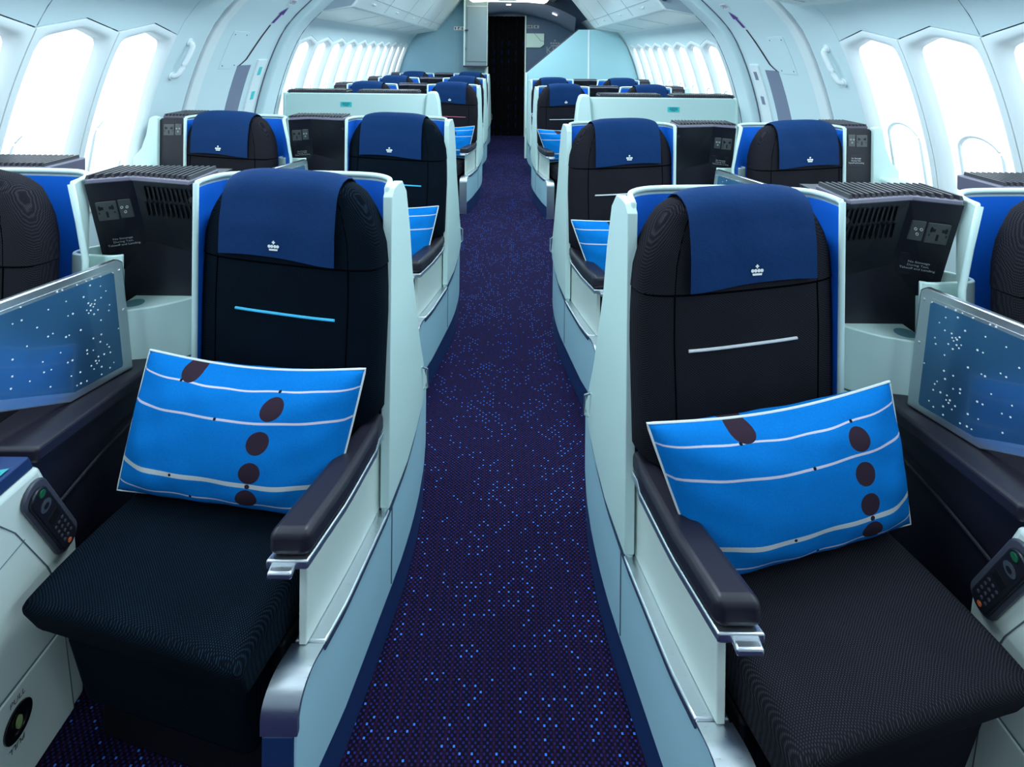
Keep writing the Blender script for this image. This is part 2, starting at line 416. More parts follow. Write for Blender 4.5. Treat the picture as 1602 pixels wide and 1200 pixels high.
def seat_body(root, s, A0, fab, stripe):
    T = frame(A0)
    g = G(s, T); g.loft([ring(z) for z in [0.42, 0.5, 0.59, 0.615, 0.64]+frange(0.70, 1.0, 6)]); br = g.make('backrest', fab, root, smooth=True, angle=50)
    g = G(s, T); g.loft([ring(z, grow=0.002) for z in frange(1.003, 1.16, 7)+frange(1.17, 1.220, 7)]); g.make('headrest', fab, root, smooth=True, angle=60)
    g = G(s, T)
    for sg in (-1, 1):
        g.tube([(sg*lerp(0.185, 0.19, (z-.45)/.6)*hw(z)/0.262, front(sg*0.19*hw(z)/0.262, z, 0.0008), z) for z in frange(0.46, 1.18, 26)], 0.0018, 6)
    g.tube([(u, front(u, 1.0, 0.001), 1.0015) for u in frange(-0.255, 0.255, 30)], 0.0025, 6)
    p = g.make('piping', 'seam_black', br, smooth=True)
    g = G(s, T)
    g.tube([(u, front(u, 0.877, 0.002), 0.877) for u in frange(-0.16, 0.125, 10)], 0.0035, 8)
    o = g.make('accent_stripe', stripe, br, smooth=True); o['label'] = {'stripe_c': 'cyan stripe', 'stripe_w': 'pale grey stripe', 'stripe_r': 'coral stripe'}[stripe]
    # cushion
    rows = []
    us = frange(-0.214, 0.306, 13); fs = frange(0.12, 0.545, 13)
    g = G(s, T)
    def zt(u, f):
        e = min(u+0.214, 0.306-u)/0.26; h = (f-0.12)/0.425
        return 0.462+0.016*(1-(1-e)**3)*1.0-0.030*h**4
    b = [(u, f, zt(u, f)) for f in fs for u in us]
    n = len(us); Fc = [(i*n+j, i*n+j+1, (i+1)*n+j+1, (i+1)*n+j) for i in range(len(fs)-1) for j in range(n-1)]
    k = len(b)
    lo = [(u*0.97, min(f, 0.50), 0.345) for f in fs for u in us]
    Fl = [tuple(k+i for i in f[::-1]) for f in Fc]
    per = [j for j in range(n)]+[i*n+n-1 for i in range(1, len(fs))]+[(len(fs)-1)*n+j for j in range(n-2, -1, -1)]+[i*n for i in range(len(fs)-2, 0, -1)]
    Fs = [(per[i], per[(i+1) % len(per)], k+per[(i+1) % len(per)], k+per[i]) for i in range(len(per))]
    g.add(b+lo, Fc+Fl+Fs); g.make('seat_cushion', fab, root, bevel=0.05, seg=7)
    g = G(s, T); g.prism([(0.36, 0.345), (0.485, 0.345), (0.43, 0.13), (0.33, 0.13)], lambda p, q, t: (t, p, q), -0.17, 0.265); g.make('leg_rest', fab, root, bevel=0.03, seg=4)
    g = G(s, T).box(-0.2, 0.27, 0.02, 0.38, 0.0, 0.33); g.make('seat_base', 'black', root, bevel=0.01)

def shell(root, s, A0, wing=True):
    # horseshoe wall, drawn in plan
    slant = 0.0 if wing else 0.16
    def path(z):
        k = 0.0 if wing else -min(0.04, max(0, (1.19-z))*0.22)
        base = [(0.830, -0.005), (0.829, 0.03), (0.818, 0.075), (0.79, 0.105), (0.70, 0.125), (0.57, 0.132), (0.43, 0.122), (0.365, 0.10), (0.332, 0.062), (0.322, 0.02), (0.3175, -0.03)]
        pts = [(A0+a+((k-0.0)*min(1, max(0, (0.035-y)/0.05))-(0.0 if wing else -0.012*min(1, max(0, y/0.05))) if a < 0.4 else 0), y, z) for a, y in base]
        return cat_rom(pts, 4)
    zs = frange(0.30, 1.19, 10)
    inner = [path(z) for z in zs]
    # z of rim is level; outer shell sheet
    g = G(s); g.sheet(inner, -0.007)
    sh = g.make('shell', 'shell', root, smooth=True, angle=50)
    # blue lining just inside
    def shrink(r, e):
        out = []
        P = [Vector(p) for p in r]
        for i in range(1, len(P)-1):
            t = (P[i+1]-P[i-1]); nn = Vector((-t.y, t.x, 0)).normalized()
            out.append(tuple(P[i]+nn*e))
        return out
    c = Vector((A0+0.57, -0.2, 0))
    e = 0.003
    test = shrink(inner[0], e)[10]; base = inner[0][11]
    if (Vector(test)-c).length > (Vector(base)-c).length: e = -e
    lin = [shrink(r, e) for r in inner]
    lin = lin[:-1]+[[(p[0], p[1], 1.178) for p in lin[-1]]]
    g = G(s); g.sheet(lin, 0.0015); o = g.make('lining', 'lining', sh, smooth=True, angle=60); o['label'] = 'royal blue inner lining'
    # rounded rim running over the top and down the front edges
    top = inner[-1]
    p0 = [(q[-1][0], q[-1][1], q[-1][2]) for q in inner]; p1 = [q[0] for q in inner]
    rimpath = [tuple(p) for p in p1]+[tuple(p) for p in top[1:-1]]+[tuple(p) for p in p0[::-1]]
    def rnd(P, i): return P
    g = G(s); g.tube([(p[0], p[1], p[2]+0.002) for p in rimpath], 0.0078, 8); g.make('rim', 'shell', sh, smooth=True, angle=180)
    return sh

def aisle_parts(root, s, full_metal):
    # flank: aisle side of the shell
    ys = [-0.045, -0.03]+frange(0.0, 0.40, 13)
    ztop = lambda y: interp([(-0.045, 1.17), (-0.03, 1.190), (0.0, 1.196), (0.04, 1.195), (0.075, 1.15), (0.14, 0.89), (0.24, 0.66), (0.33, 0.52), (0.40, 0.45)], y)
    zbot = lambda y: interp([(-0.05, 0.365), (0.1, 0.385), (0.25, 0.42), (0.40, 0.445)], y)
    g = G(s); g.strip(ys, lambda y: AO(y)-0.008, lambda y: AO(y)+0.016, zbot, ztop)
    fl = g.make('shell_wing', 'shell', root, bevel=0.009, seg=4)
    g = G(s); g.tube([(AO(0.30)-0.008, 0.27, 0.56), (AO(0.3)-0.022, 0.285, 0.545), (AO(0.3)-0.022, 0.31, 0.475), (AO(0.3)-0.008, 0.32, 0.46)], 0.004, 8)
    g.make('grab_handle', 'metal', fl, smooth=True)
    # foot console body
    zt = lambda y: interp([(-0.455, 0.27), (-0.44, 0.305), (-0.42, 0.325), (-0.39, 0.338), (-0.05, 0.34), (0.1, 0.365), (0.25, 0.40), (0.40, 0.43), (0.48, 0.37), (0.6, 0.30)], y)
    ys = [-0.45, -0.435, -0.415, -0.39]+frange(-0.36, 0.58, 22)
    kick = lambda y: interp([(-0.46, 0.10), (0.0, 0.115), (0.6, 0.14)], y)
    inn = lambda y: interp([(-0.46, 0.455), (-0.38, 0.430), (-0.03, 0.34), (0.05, 0.34), (0.6, 0.345)], y)
    g = G(s); g.strip(ys, lambda y: AO(y)+0.002, inn, kick, zt); fcn = g.make('foot_console', 'pale', root, bevel=0.004)
    g = G(s); g.strip([-0.445]+ys[1:], lambda y: AO(y)+0.006-0.0, inn, lambda y: 0.0, lambda y: kick(y)-0.001); o = g.make('kick_panel', 'kick', root, bevel=0.003); o['label'] = 'navy kick panel at floor level'
    # metal ledge (top strip)
    zl = lambda y: interp([(-0.37, 0.352), (-0.05, 0.352), (-0.02, 0.355)], y)
    g = G(s); g.strip(frange(-0.365, -0.03, 14), lambda y: AO(y)-0.005, lambda y: inn(y)+0.002, lambda y: 0.338, zl); g.make('ledge', 'metal', fcn, bevel=0.004, seg=2)
    # rear body joint line
    g = G(s); g.box(AO(0.0)-0.0005, AO(0)+0.01, 0.0, 0.003, 0.13, 0.34); g.make('panel_joint', 'seam', fcn)
    # dark trim line under the wing
    g = G(s); g.strip(frange(-0.36, 0.42, 24), lambda y: AO(y)-0.002, lambda y: AO(y)+0.01, lambda y: zt(y)-0.010, lambda y: zt(y)-0.001); g.make('trim', 'metal_d', fcn)
    # rounded metal front cap
    prof = [(-0.37, 0.352)]
    for k in range(9):
        t = k/8*PI/2; prof.append((-0.40-0.058*math.sin(t), 0.294+0.058*math.cos(t)))
    prof.append((-0.458, 0.0 if full_metal else 0.268))
    g = G(s)
    rings = []
    for (y, z) in prof:
        rings.append([(AO(y)-0.005, y, z), (inn(y)+0.002, y, z)])
    inner_r = [(min(y+0.012, -0.365), z-0.010 if z > 0.3 else z) for y, z in prof]
    P = []; n = len(prof)
    rr = [[rings[i][0], rings[i][1], (rings[i][1][0], inner_r[i][0], inner_r[i][1]), (rings[i][0][0], inner_r[i][0], inner_r[i][1])] for i in range(n)]
    g.loft(rr); g.make('metal_cap', 'metal', fcn, smooth=True, angle=40, bevel=0.0)
    if not full_metal:
        g = G(s); g.box(0.394, 0.453, -0.4585, -0.449, 0.0, 0.2675); o = g.make('front_plate', 'kick', root, bevel=0.003); o['label'] = 'navy plate under the metal cap'
    # armrest
    ai = lambda y: interp([(-0.43, 0.462), (0.0, 0.338)], y); ao = lambda y: AO(y)+(-0.004 if y < -0.1 else 0.004)
    za = lambda y: 0.622
    ys = frange(-0.425, -0.048, 12)
    g = G(s); g.strip(ys, ao, ai, lambda y: 0.570, za); g.make('armrest', 'leather', root, bevel=0.016, seg=5)
    ar = root.children[-1]
    g = G(s); g.strip(frange(-0.428, -0.048, 12), lambda y: ao(y)+0.0005, lambda y: ai(y)-0.0005, lambda y: 0.552, lambda y: 0.5695); g.make('armrest_trim', 'metal', ar, bevel=0.003)
    g = G(s); g.box(0.405, 0.452, -0.446, -0.42, 0.548, 0.562); g.make('armrest_latch', 'metal', ar, bevel=0.004)
    ap = lambda y: interp([(-0.38, 0.400), (-0.2, 0.360), (-0.03, 0.329)], y)
    g = G(s); g.strip(frange(-0.375, 0.0, 14), ap, lambda y: ap(y)+0.016, lambda y: 0.3535, lambda y: 0.5515); o = g.make('armrest_panel', 'panel', root, bevel=0.002); o['label'] = 'warm white panel under the armrest'
    # curved black gap filler behind the panel
    return

def aisle_seat(s, full_metal, stripe, fab):
    r = empty('airline_seat', (0, 0, 0))
    seat_body(r, s, 0.0, fab, stripe); shell(r, s, 0.0, True); aisle_parts(r, s, full_metal)
    return r
def window_seat(s, stripe, fab):
    r = empty('airline_seat', (0, 0, 0))
    seat_body(r, s, 0.857, fab, stripe); shell(r, s, 0.825, False)
    return r

def headcloth(s, A0):
    """linen cover draped over the headrest, with crown emblem"""
    T = frame(A0)
    prof = []
    for z in frange(1.018, 1.165, 9): prof.append((front(0, z, 0.010), z))
    f0 = prof[-1][0]
    for k in range(1, 8):
        t = k/8*PI; prof.append((0.075+(f0-0.075)*math.cos(t), 1.173+0.056*math.sin(t)))
    for z in frange(1.165, 1.06, 5): prof.append((0.012, z))
    us = frange(-0.158, 0.168, 15)
    def pt(u, i):
        f, z = prof[i]; k = i/(len(prof)-1)
        ff = f+0.0025*math.sin(u*37+k*5)*(0.4+k)+0.002*math.sin(u*19-1)
        w = abs(u/0.165)
        # lower corners fall outwards slightly; the top sags towards the shoulders
        if 9 <= i <= 16: z = z-0.016*w**4
        uu = u*(1+0.03*(1-k))
        if i < 6: z = z+0.004*math.sin(u*16+0.5)-(0.004 if u < 0 else 0)*w
        return (uu, ff, z)
    grid = [[pt(u, i) for u in us] for i in range(len(prof))]
    root = empty('headrest_cover', (0, 0, 0))
    g = G(s, T); g.sheet(grid, 0.0022); c = g.make('cloth', 'towel', root, smooth=True, angle=70)
    c['label'] = 'navy blue linen cloth'
    # crown: four beads, cross and bar
    g = G(s, T)
    def q(x, z): u = x+0.008; return (u, front(u, 1.05, 0.0155)+0.0025*math.sin(u*37)*0.4+0.002*math.sin(u*19-1), 1.049+z)
    def disc(x, z, r):
        n = 12; b = [q(x, z)]+[q(x+r*math.cos(2*PI*k/n), z+r*math.sin(2*PI*k/n)) for k in range(n)]
        g.add(b, [(0, 1+k, 1+(k+1) % n) for k in range(n)])
    for x in (-0.0118, -0.0042, 0.0042, 0.0118): disc(x, 0.0, 0.0042)
    g.add([q(-0.0115, -0.0108), q(0.0115, -0.0108), q(0.0125, -0.0060), q(-0.0125, -0.0060)], [(0, 1, 2, 3)])
    g.add([q(-0.0045, 0.0085), q(0.0045, 0.0085), q(0.0045, 0.0118), q(-0.0045, 0.0118)], [(0, 1, 2, 3)])
    g.add([q(-0.0017, 0.0055), q(0.0017, 0.0055), q(0.0017, 0.0145), q(-0.0017, 0.0145)], [(0, 1, 2, 3)])
    o = g.make('crown_emblem', 'white', root); o['label'] = 'small white crown emblem'
    return root

PIL = {-1: dict(TO=(.303, .225, .787), TI=(-.272, .185, .80), BO=(.318, .30, .487), BI=(-.215, .25, .487)),
       1: dict(TO=(.30, .225, .80), TI=(-.315, .235, .80), BO=(.335, .25, .487), BI=(-.20, .27, .487))}
def pillow(s):
    T = frame(0.0); C = PIL[s]
    root = empty('pillow', (0, 0, 0))
    N1, N2 = 45, 31
    def bil(a, b):
        p = [lerp(lerp(C['BO'][k], C['BI'][k], a), lerp(C['TO'][k], C['TI'][k], a), b) for k in range(3)]
        return p
    def pos(a, b, side):
        p = bil(a, b)
        e = max(0.0, 1-abs(2*a-1)**3.0)*max(0.0, 1-abs(2*b-1)**2.6)
        h = 0.064*e**0.6+0.001
        # pulled in sides between the ears of the cushion
        sag = -0.002*math.sin(PI*b)*((-1 if a < .5 else 1)*abs(2*a-1)**5)
        p[0] += sag
        p[2] -= 0.022*math.sin(PI*a)*max(0, 2*b-1)**3
        p[2] += 0.007*math.sin(PI*a)*max(0, 1-2*b)**2
        h += 0.004*math.sin(a*9+b*4)*e+0.0035*math.sin(a*31+b*11)*e*(1-e)*2+0.003*math.sin(b*23-a*13)*(1-e)*e*2
        p[1] += side*h
        return tuple(p)
    A = frange(0, 1, N1); B = frange(0, 1, N2)
    g = G(s, T); idx = {}; uvs = {}
    P = []; Fc = []
    for sd in (1, -1):
        for b in B:
            for a in A:
                idx[(sd, a, b)] = len(P); P.append(pos(a, b, sd))
    for sd in (1, -1):
        for i in range(N1-1):
            for j in range(N2-1):
                Fc.append((idx[(sd, A[i], B[j])], idx[(sd, A[i+1], B[j])], idx[(sd, A[i+1], B[j+1])], idx[(sd, A[i], B[j+1])]))
    edge = [(a, 0.0) for a in A]+[(1.0, b) for b in B[1:]]+[(a, 1.0) for a in A[-2::-1]]+[(0.0, b) for b in B[-2:0:-1]]
    for k in range(len(edge)):
        e0, e1 = edge[k], edge[(k+1) % len(edge)]
        Fc.append((idx[(1, *e0)], idx[(1, *e1)], idx[(-1, *e1)], idx[(-1, *e0)]))
    g.add(P, Fc)
    me = bpy.data.meshes.new('cover'); me.from_pydata(g.V, [], g.F); me.update()
    L = me.uv_layers.new(name='UVMap'); order = [(a, b) for sd in (1, -1) for b in B for a in A]
    for p in me.polygons:
        for li in p.loop_indices:
            a, b = order[me.loops[li].vertex_index]
            L.data[li].uv = ((a if s < 0 else 1-a), b)
        p.use_smooth = True
    bm = bmesh.new(); bm.from_mesh(me); bmesh.ops.recalc_face_normals(bm, faces=bm.faces); bm.to_mesh(me); bm.free()
    o = bpy.data.objects.new('cover', me); col.objects.link(o); o.parent = root; me.materials.append(M['pillow_l' if s < 0 else 'pillow_r'])
    g = G(s, T); g.tube([pos(a, b, 0) for a, b in edge], 0.0029, 6, closed=True)
    p = g.make('piping', 'piping', root, smooth=True); p['label'] = 'cream white piping'
    return root

# ------------------------------------------------------------------ centre console between aisle seat and window seat
DOTS = [(0.0335,0.9579),(0.0659,0.9601),(0.088,0.962),(0.1026,0.9619),(0.1255,0.9613),(0.0944,0.9482),(0.0685,0.9364),(0.1603,0.9622),(0.172,0.9627),(0.0561,0.919),(0.0701,0.9074),(0.1128,0.9263),(0.1545,0.9326),(0.0855,0.9072),(0.103,0.9069),(0.095,0.9019),(0.0877,0.8984),(0.0982,0.8992),(0.0915,0.8931),(0.081,0.8808),(0.0987,0.8869),(0.1083,0.8915),(0.1044,0.8826),(0.0916,0.8745),(0.0501,0.8808),(0.0534,0.8676),(0.022,0.854),(0.1955,0.9302),(0.2519,0.9598),(0.142,0.8972),(0.1534,0.8971),(0.0758,0.8524),(0.2525,0.9303),(0.2708,0.9304),(0.2228,0.9002),(0.1273,0.8507),(0.0328,0.8114),(0.0223,0.7866),(0.0785,0.8172),(0.1909,0.8717),(0.2017,0.8697),(0.1628,0.8503),(0.1553,0.8509),(0.0992,0.8169),(0.0829,0.8005),(0.0665,0.7859),(0.0619,0.7774),(0.0281,0.7598),(0.2471,0.8689),(0.0602,0.7625),(0.1171,0.796),(0.1023,0.7886),(0.1173,0.7873),(0.0764,0.7658),(0.1782,0.8201),(0.0912,0.7672),(0.0985,0.7601),(0.0907,0.7564),(0.0965,0.7529),(0.2776,0.8544),(0.2181,0.8187),(0.1644,0.7896),(0.1535,0.7894),(0.0536,0.733),(0.1106,0.7539),(0.0857,0.7387),(0.1049,0.7429),(0.0648,0.7252),(0.0626,0.7146),(0.2019,0.7922),(0.2178,0.7944),(0.138,0.7526),(0.1595,0.7545),(0.0877,0.7203),(0.2814,0.819),(0.2484,0.7901),(0.125,0.7238),(0.1393,0.7258),(0.149,0.7257),(0.2072,0.7549),(0.2863,0.7944),(0.2588,0.755)]
DOTS += [(t+0.03+0.27, z) for t, z in DOTS[::3] if z > 0.80]
T0, T1, T2 = (1.13, 0.0, 1.185), (1.034, 0.05, 1.185), (0.845, 0.0, 1.185)
B0, B1, B2 = (1.16, 0.16, 0.82), (1.063, 0.226, 0.82), (0.85, 0.20, 0.82)
def quad(t0, t1, b0, b1):
    t0, t1, b0, b1 = map(Vector, (t0, t1, b0, b1))
    def fn(p, q, off=0.0):
        v = (t0.lerp(t1, p)).lerp(b0.lerp(b1, p), q); return (v.x, v.y-off, v.z)
    return fn
Q0 = quad(T1, T0, B1, B0)   # socket face, p runs from crease to the window side
Q1 = quad(T1, T2, B1, B2)   # vent face, p runs towards the aisle seat

def panel_slab(g, Q, t=0.02):
    g.add([Q(0, 0), Q(1, 0), Q(1, 1), Q(0, 1), Q(0, 0, -t), Q(1, 0, -t), Q(1, 1, -t), Q(0, 1, -t)],
          [(0,1,2,3),(7,6,5,4),(0,4,5,1),(1,5,6,2),(2,6,7,3),(3,7,4,0)])
def patch(g, Q, p0, p1, q0, q1, off, t=0.004, rnd=0.0):
    P = []
    for (p, q) in ((p0, q0), (p1, q0), (p1, q1), (p0, q1)): P.append(Q(p, q, off+t))
    for (p, q) in ((p0, q0), (p1, q0), (p1, q1), (p0, q1)): P.append(Q(p, q, off-0.002))
    g.add(P, [(0,1,2,3),(7,6,5,4),(0,4,5,1),(1,5,6,2),(2,6,7,3),(3,7,4,0)])
def sockets(root, s, Q, pb, ps, qc):
    g = G(s); patch(g, Q, pb-0.21, pb+0.21, qc-0.08, qc+0.08, 0, 0.005); so = g.make('power_socket', 'socket', root, bevel=0.002)
    g = G(s)
    for (dp, dq, w_, h_) in ((-0.11, -0.025, .05, .012), (0.11, -0.025, .05, .012), (0, 0.03, .022, .025), (-0.16, 0.015, .012, .007), (0.16, 0.015, .012, .007), (-0.135, -0.028, .015, .020), (0.135, -0.028, .015, .020)):
        patch(g, Q, pb+dp-w_, pb+dp+w_, qc+dq-h_, qc+dq+h_, 0.004, 0.0018)
    g.make('pin_holes', 'black', so)
    g = G(s); patch(g, Q, ps-0.135, ps+0.135, qc-0.085, qc+0.075, 0, 0.005); so = g.make('audio_socket', 'socket', root, bevel=0.002)
    g = G(s)
    for dp, dq in ((-0.055, -0.02), (0.055, -0.02), (0.0, 0.02)):
        c = Vector(Q(ps+dp, qc+dq, 0.0075))
        g.tube([(c.x+0.0032*math.cos(2*PI*k/12), c.y, c.z+0.0032*math.sin(2*PI*k/12)) for k in range(12)], 0.0009, 5, closed=True)
    g.make('jack_rings', 'socket_l', so)
def placard(root, s, Q, pc, qc, hp=0.36, hq=0.09):
    g = G(s); patch(g, Q, pc-hp, pc+hp, qc-hq, qc+hq, 0, 0.0025); pl = g.make('placard', 'leather', root, bevel=0.001)
    c0 = Vector(Q(pc, qc, 0.0065)); du = (Vector(Q(pc+0.1, qc, 0.0065))-c0); dv = (Vector(Q(pc, qc-0.1, 0.0065))-c0); du.normalize(); dv.normalize()
    # text must read left to right for a viewer looking aft
    if du.x*s < 0: du = -du
    g = G(s)
    for i, line in enumerate(('No Stowage', 'During Taxi,', 'Takeoff and Landing')):
        add_text(g, line, 0.0095, lambda x, y, i=i: tuple(c0+du*x+dv*(y+0.0105-0.0112*i)))
    g.make('lettering', 'txt', pl)

def ribbed(g, a0, a1, y0fn, y1, z):
    n = int((a1-a0)/0.0165)
    for i in range(n):
        a = a0+(i+0.5)*(a1-a0)/n
        y0 = y0fn(a)
        g.add([(a-0.005, y0, z), (a+0.005, y0, z), (a+0.003, y0+0.002, z+0.010), (a-0.003, y0+0.002, z+0.010),
               (a-0.005, y1, z), (a+0.005, y1, z), (a+0.003, y1, z+0.010), (a-0.003, y1, z+0.010)],
              [(0,1,2,3),(7,6,5,4),(0,4,5,1),(1,5,6,2),(2,6,7,3),(3,7,4,0)])

def centre_console(s, vents, near):
    r = empty('centre_console', (0, 0, 0))
    g = G(s); panel_slab(g, Q0); panel_slab(g, Q1); bp = g.make('back_panel', 'console', r)
    # grey rim and ribbed top
    fy = lambda a: interp([(0.84, -0.002), (1.034, 0.048), (1.13, -0.002)], a)
    g = G(s)
    g.loft([[(a, fy(a)-0.006, 1.185), (a, 0.15, 1.185), (a, 0.15, 1.197), (a, fy(a)-0.003, 1.197)] for a in (0.848, 1.034, 1.125)]); g.make('rim', 'rim', r, bevel=0.003)
    g = G(s); ribbed(g, 0.85, 1.135, lambda a: fy(a)+0.004, 0.148, 1.197); g.make('ribbed_top', 'rib', r)
    g = G(s); g.box(0.85, 1.13, 0.145, 0.24, 0.0, 1.18); g.make('rear_wall', 'console', r)
    sockets(r, s, Q0, 0.66, 0.27, 0.235)
    placard(r, s, Q0, 0.47, 0.51)
    if vents:
        g = G(s)
        for q0 in (0.045, 0.185):
            for i in range(11):
                p = lerp(0.16 if q0 < .1 else .12, 0.93, i/10); 
                P = [Q1(p+dp+dq*-0.10, q0+dq, o) for o in (0.004, -0.001) for dp, dq in ((0, 0.0), (0.028, 0.0), (0.028, 0.115), (0, 0.115))]
                g.add(P, [(0,1,2,3),(7,6,5,4),(0,4,5,1),(1,5,6,2),(2,6,7,3),(3,7,4,0)])
        g.make('vent', 'black', r)
    c = Q1(0.96, 0.12, 0.004); g = G(s); g.tube([(c[0], c[1]+0.002, c[2]), (c[0], c[1]-0.006, c[2])], 0.008, 12); g.make('coat_hook', 'black', r, smooth=True, angle=40)
    # side table
    out = [(1.085, 0.037)]+[tuple(p[:2]) for p in cat_rom([(1.06, 0.045, 0), (0.98, 0.080, 0), (0.915, 0.135, 0), (0.88, 0.19, 0)], 5)]+[(0.862, 0.235), (1.085, 0.235)]
    g = G(s); g.prism(out, lambda p, q, t: (p, q, t), 0.66, 0.828); tb = g.make('side_table', 'shell', r, bevel=0.004)
    g = G(s); g.prism([(1.055+0.026*math.cos(2*PI*k/28), 0.094+0.026*math.sin(2*PI*k/28)) for k in range(28)], lambda p, q, t: (p, q, t), 0.826, 0.8288); o = g.make('cup_recess', 'dim', tb); o['label'] = 'round teal cup recess'
    g = G(s); g.prism([(p, q+0.003) for p, q in out], lambda p, q, t: (p, q, t), 0.0, 0.655); g.make('pedestal', 'shell', r, bevel=0.004)
    # dark elbow ledge
    led = [(1.004, -0.30), (0.985, -0.14), (0.966, 0.02), (0.95, 0.075), (1.04, 0.06), (1.14, 0.02), (1.17, -0.30)]
    g = G(s); g.prism(led, lambda p, q, t: (p, q, t), 0.655, 0.69); g.make('elbow_ledge', 'leather', r, bevel=0.008, seg=3)
    g = G(s); g.prism([(1.035, -0.34), (1.02, -0.15), (1.0, 0.03), (0.99, 0.06), (1.1, 0.05), (1.1, -0.34)], lambda p, q, t: (p, q, t), 0.0, 0.654); pk = g.make('literature_pocket', 'console', r, bevel=0.004)
    g = G(s); g.tube(cat_rom([(1.016, -0.22, 0.515), (1.002, -0.12, 0.545), (0.992, -0.02, 0.562), (0.985, 0.04, 0.57)], 5), 0.004, 8); g.make('pocket_edge', 'leather', pk, smooth=True)
    # white side cabinet in front of the pocket
    poly = [(-0.80, 0.655), (-0.30, 0.655), (-0.235, 0.52), (-0.185, 0.42), (-0.16, 0.25), (-0.145, 0.0), (-0.80, 0.0)]
    fn = lambda p, q, t: (t+0.012*math.cos(q*2.2)-0.004, p, q)
    g = G(s); g.prism(poly, fn, 1.0, 1.15); cb = g.make('side_cabinet', 'panel', r, bevel=0.012, seg=3)
    g = G(s); g.prism([(-0.80, 0.655), (-0.306, 0.655), (-0.32, 0.688), (-0.80, 0.69)], lambda p, q, t: (t, p, q), 1.005, 1.17); o = g.make('control_tray', 'kick', r, bevel=0.004); o['label'] = 'navy blue tray with teal display'
    g = G(s); g.add([(1.012, -0.36, 0.6915), (1.012, -0.56, 0.6915), (1.09, -0.56, 0.6915), (1.06, -0.375, 0.6915)], [(0, 1, 2, 3)]); ds = g.make('display', 'teal', o); ds['label'] = 'small teal display'
    g = G(s)
    for dx, dy in ((1.028, -0.40), (1.036, -0.415), (1.03, -0.43)):
        g.prism([(dx+0.006*math.cos(k*PI/5), dy+0.006*math.sin(k*PI/5)) for k in range(10)], lambda p, q, t: (p, q, t), 0.6914, 0.6922)
    g.make('seat_icon', 'txt', o)
    if near:
        # seams of the cabinet
        A = lambda z: 1.0+0.012*math.cos(z*2.2)-0.004-0.0012
        g = G(s)
        g.tube([(A(z), y, z) for y, z in ((-0.44, 0.655), (-0.36, 0.56), (-0.27, 0.41), (-0.235, 0.33))], 0.0012, 5)
        g.tube([(A(z), y, z) for y, z in ((-0.335, 0.525), (-0.5, 0.50), (-0.79, 0.46))], 0.0012, 5)
        g.make('cabinet_seam', 'seam', cb)
        # pull-knob door at the floor
        g = G(s); g.prism([(-0.79, 0.235), (-0.225, 0.235), (-0.19, 0.01), (-0.79, 0.01)], lambda p, q, t: (A(q)+t, p, q), -0.006, 0.0)
        dr = g.make('cabinet_door', 'panel', r, bevel=0.004, seg=3)
        g = G(s); g.tube([(A(z)-0.002, y, z) for y, z in ((-0.79, 0.238), (-0.223, 0.238), (-0.187, 0.01))], 0.0016, 5); g.make('door_gap', 'seam', dr)
        a0 = A(0.17)-0.007; ky, kz = -0.35, 0.165
        g = G(s)
        n = 32
        prof = [(0.0335, 0.0), (0.0335, -0.004), (0.030, -0.006), (0.022, -0.004), (0.019, 0.004), (0.0, 0.004)]
        rings = [[(a0+d, ky+rr*math.cos(2*PI*k/n), kz+rr*math.sin(2*PI*k/n)) for k in range(n)] for rr, d in prof[:-1]]
        g.loft(rings); kb = g.make('pull_knob', 'knobblack', dr, smooth=True, angle=50); kb['label'] = 'round black pull knob with green centre'
        g = G(s); g.loft([[(a0-0.0062+d, ky+rr*math.cos(2*PI*k/n)*0.5, kz+rr*math.sin(2*PI*k/n)) for k in range(n)] for rr, d in ((0.013, 0.004), (0.013, 0.0), (0.010, -0.0005))]); g.make('knob_grip', 'green', dr)
        g = G(s)
        # reader stands at the aisle: text runs away from camera on the left cabinet, towards it on the right
        d = 1 if s < 0 else -1
        add_text(g, 'PULL', 0.017, lambda x, y: (a0-0.0005, ky+d*x, kz+0.047+y))
        add_text(g, 'PULL', 0.017, lambda x, y: (a0-0.0005, ky-d*x, kz-0.047-y))
        g.make('pull_lettering', 'black', dr)
        # recessed holder for the hand control, slanting down the cabinet edge
        def H(lx, ly, o):   # lx along the slot (0 top .. 1 bottom), ly across
            y = lerp(-0.335, -0.212, lx); z = lerp(0.632, 0.415, lx)
            return (A(z)-0.001-o, y+ly*0.87, z+ly*0.49)
        def capsule(w_, l0, l1, n=10):
            L = 0.25; out = []
            for k in range(n+1): t = PI/2+PI*k/n; out.append((l0+w_*math.cos(t)/L+w_/L, w_*math.sin(t)))
            for k in range(n+1): t = -PI/2+PI*k/n; out.append((l1+w_*math.cos(t)/L-w_/L, w_*math.sin(t)))
            return out
        g = G(s); g.prism(capsule(0.031, 0.0, 1.0), lambda p, q, t: H(p, q, t), -0.002, 0.008); g.make('remote_holder', 'holder', r, bevel=0.003)
        rc = empty('remote_control', (0, 0, 0))
        g = G(s); g.prism(capsule(0.0215, 0.06, 0.95), lambda p, q, t: H(p, q-0.003, t), 0.0075, 0.016); g.make('body', 'remote', rc, bevel=0.003)
        def circ(lx, ly, rr, o, nm, mt):
            g = G(s); g.prism([(lx+rr*math.cos(2*PI*k/16)/0.25, ly+rr*math.sin(2*PI*k/16)) for k in range(16)], lambda p, q, t: H(p, q, t), 0.0155, o); return g.make(nm, mt, rc)
        circ(0.13, 0.004, 0.008, 0.018, 'power_button', 'btn_g'); circ(0.27, -0.003, 0.014, 0.0175, 'navigation_ring', 'btn'); circ(0.27, -0.003, 0.006, 0.019, 'navigation_centre', 'remote')
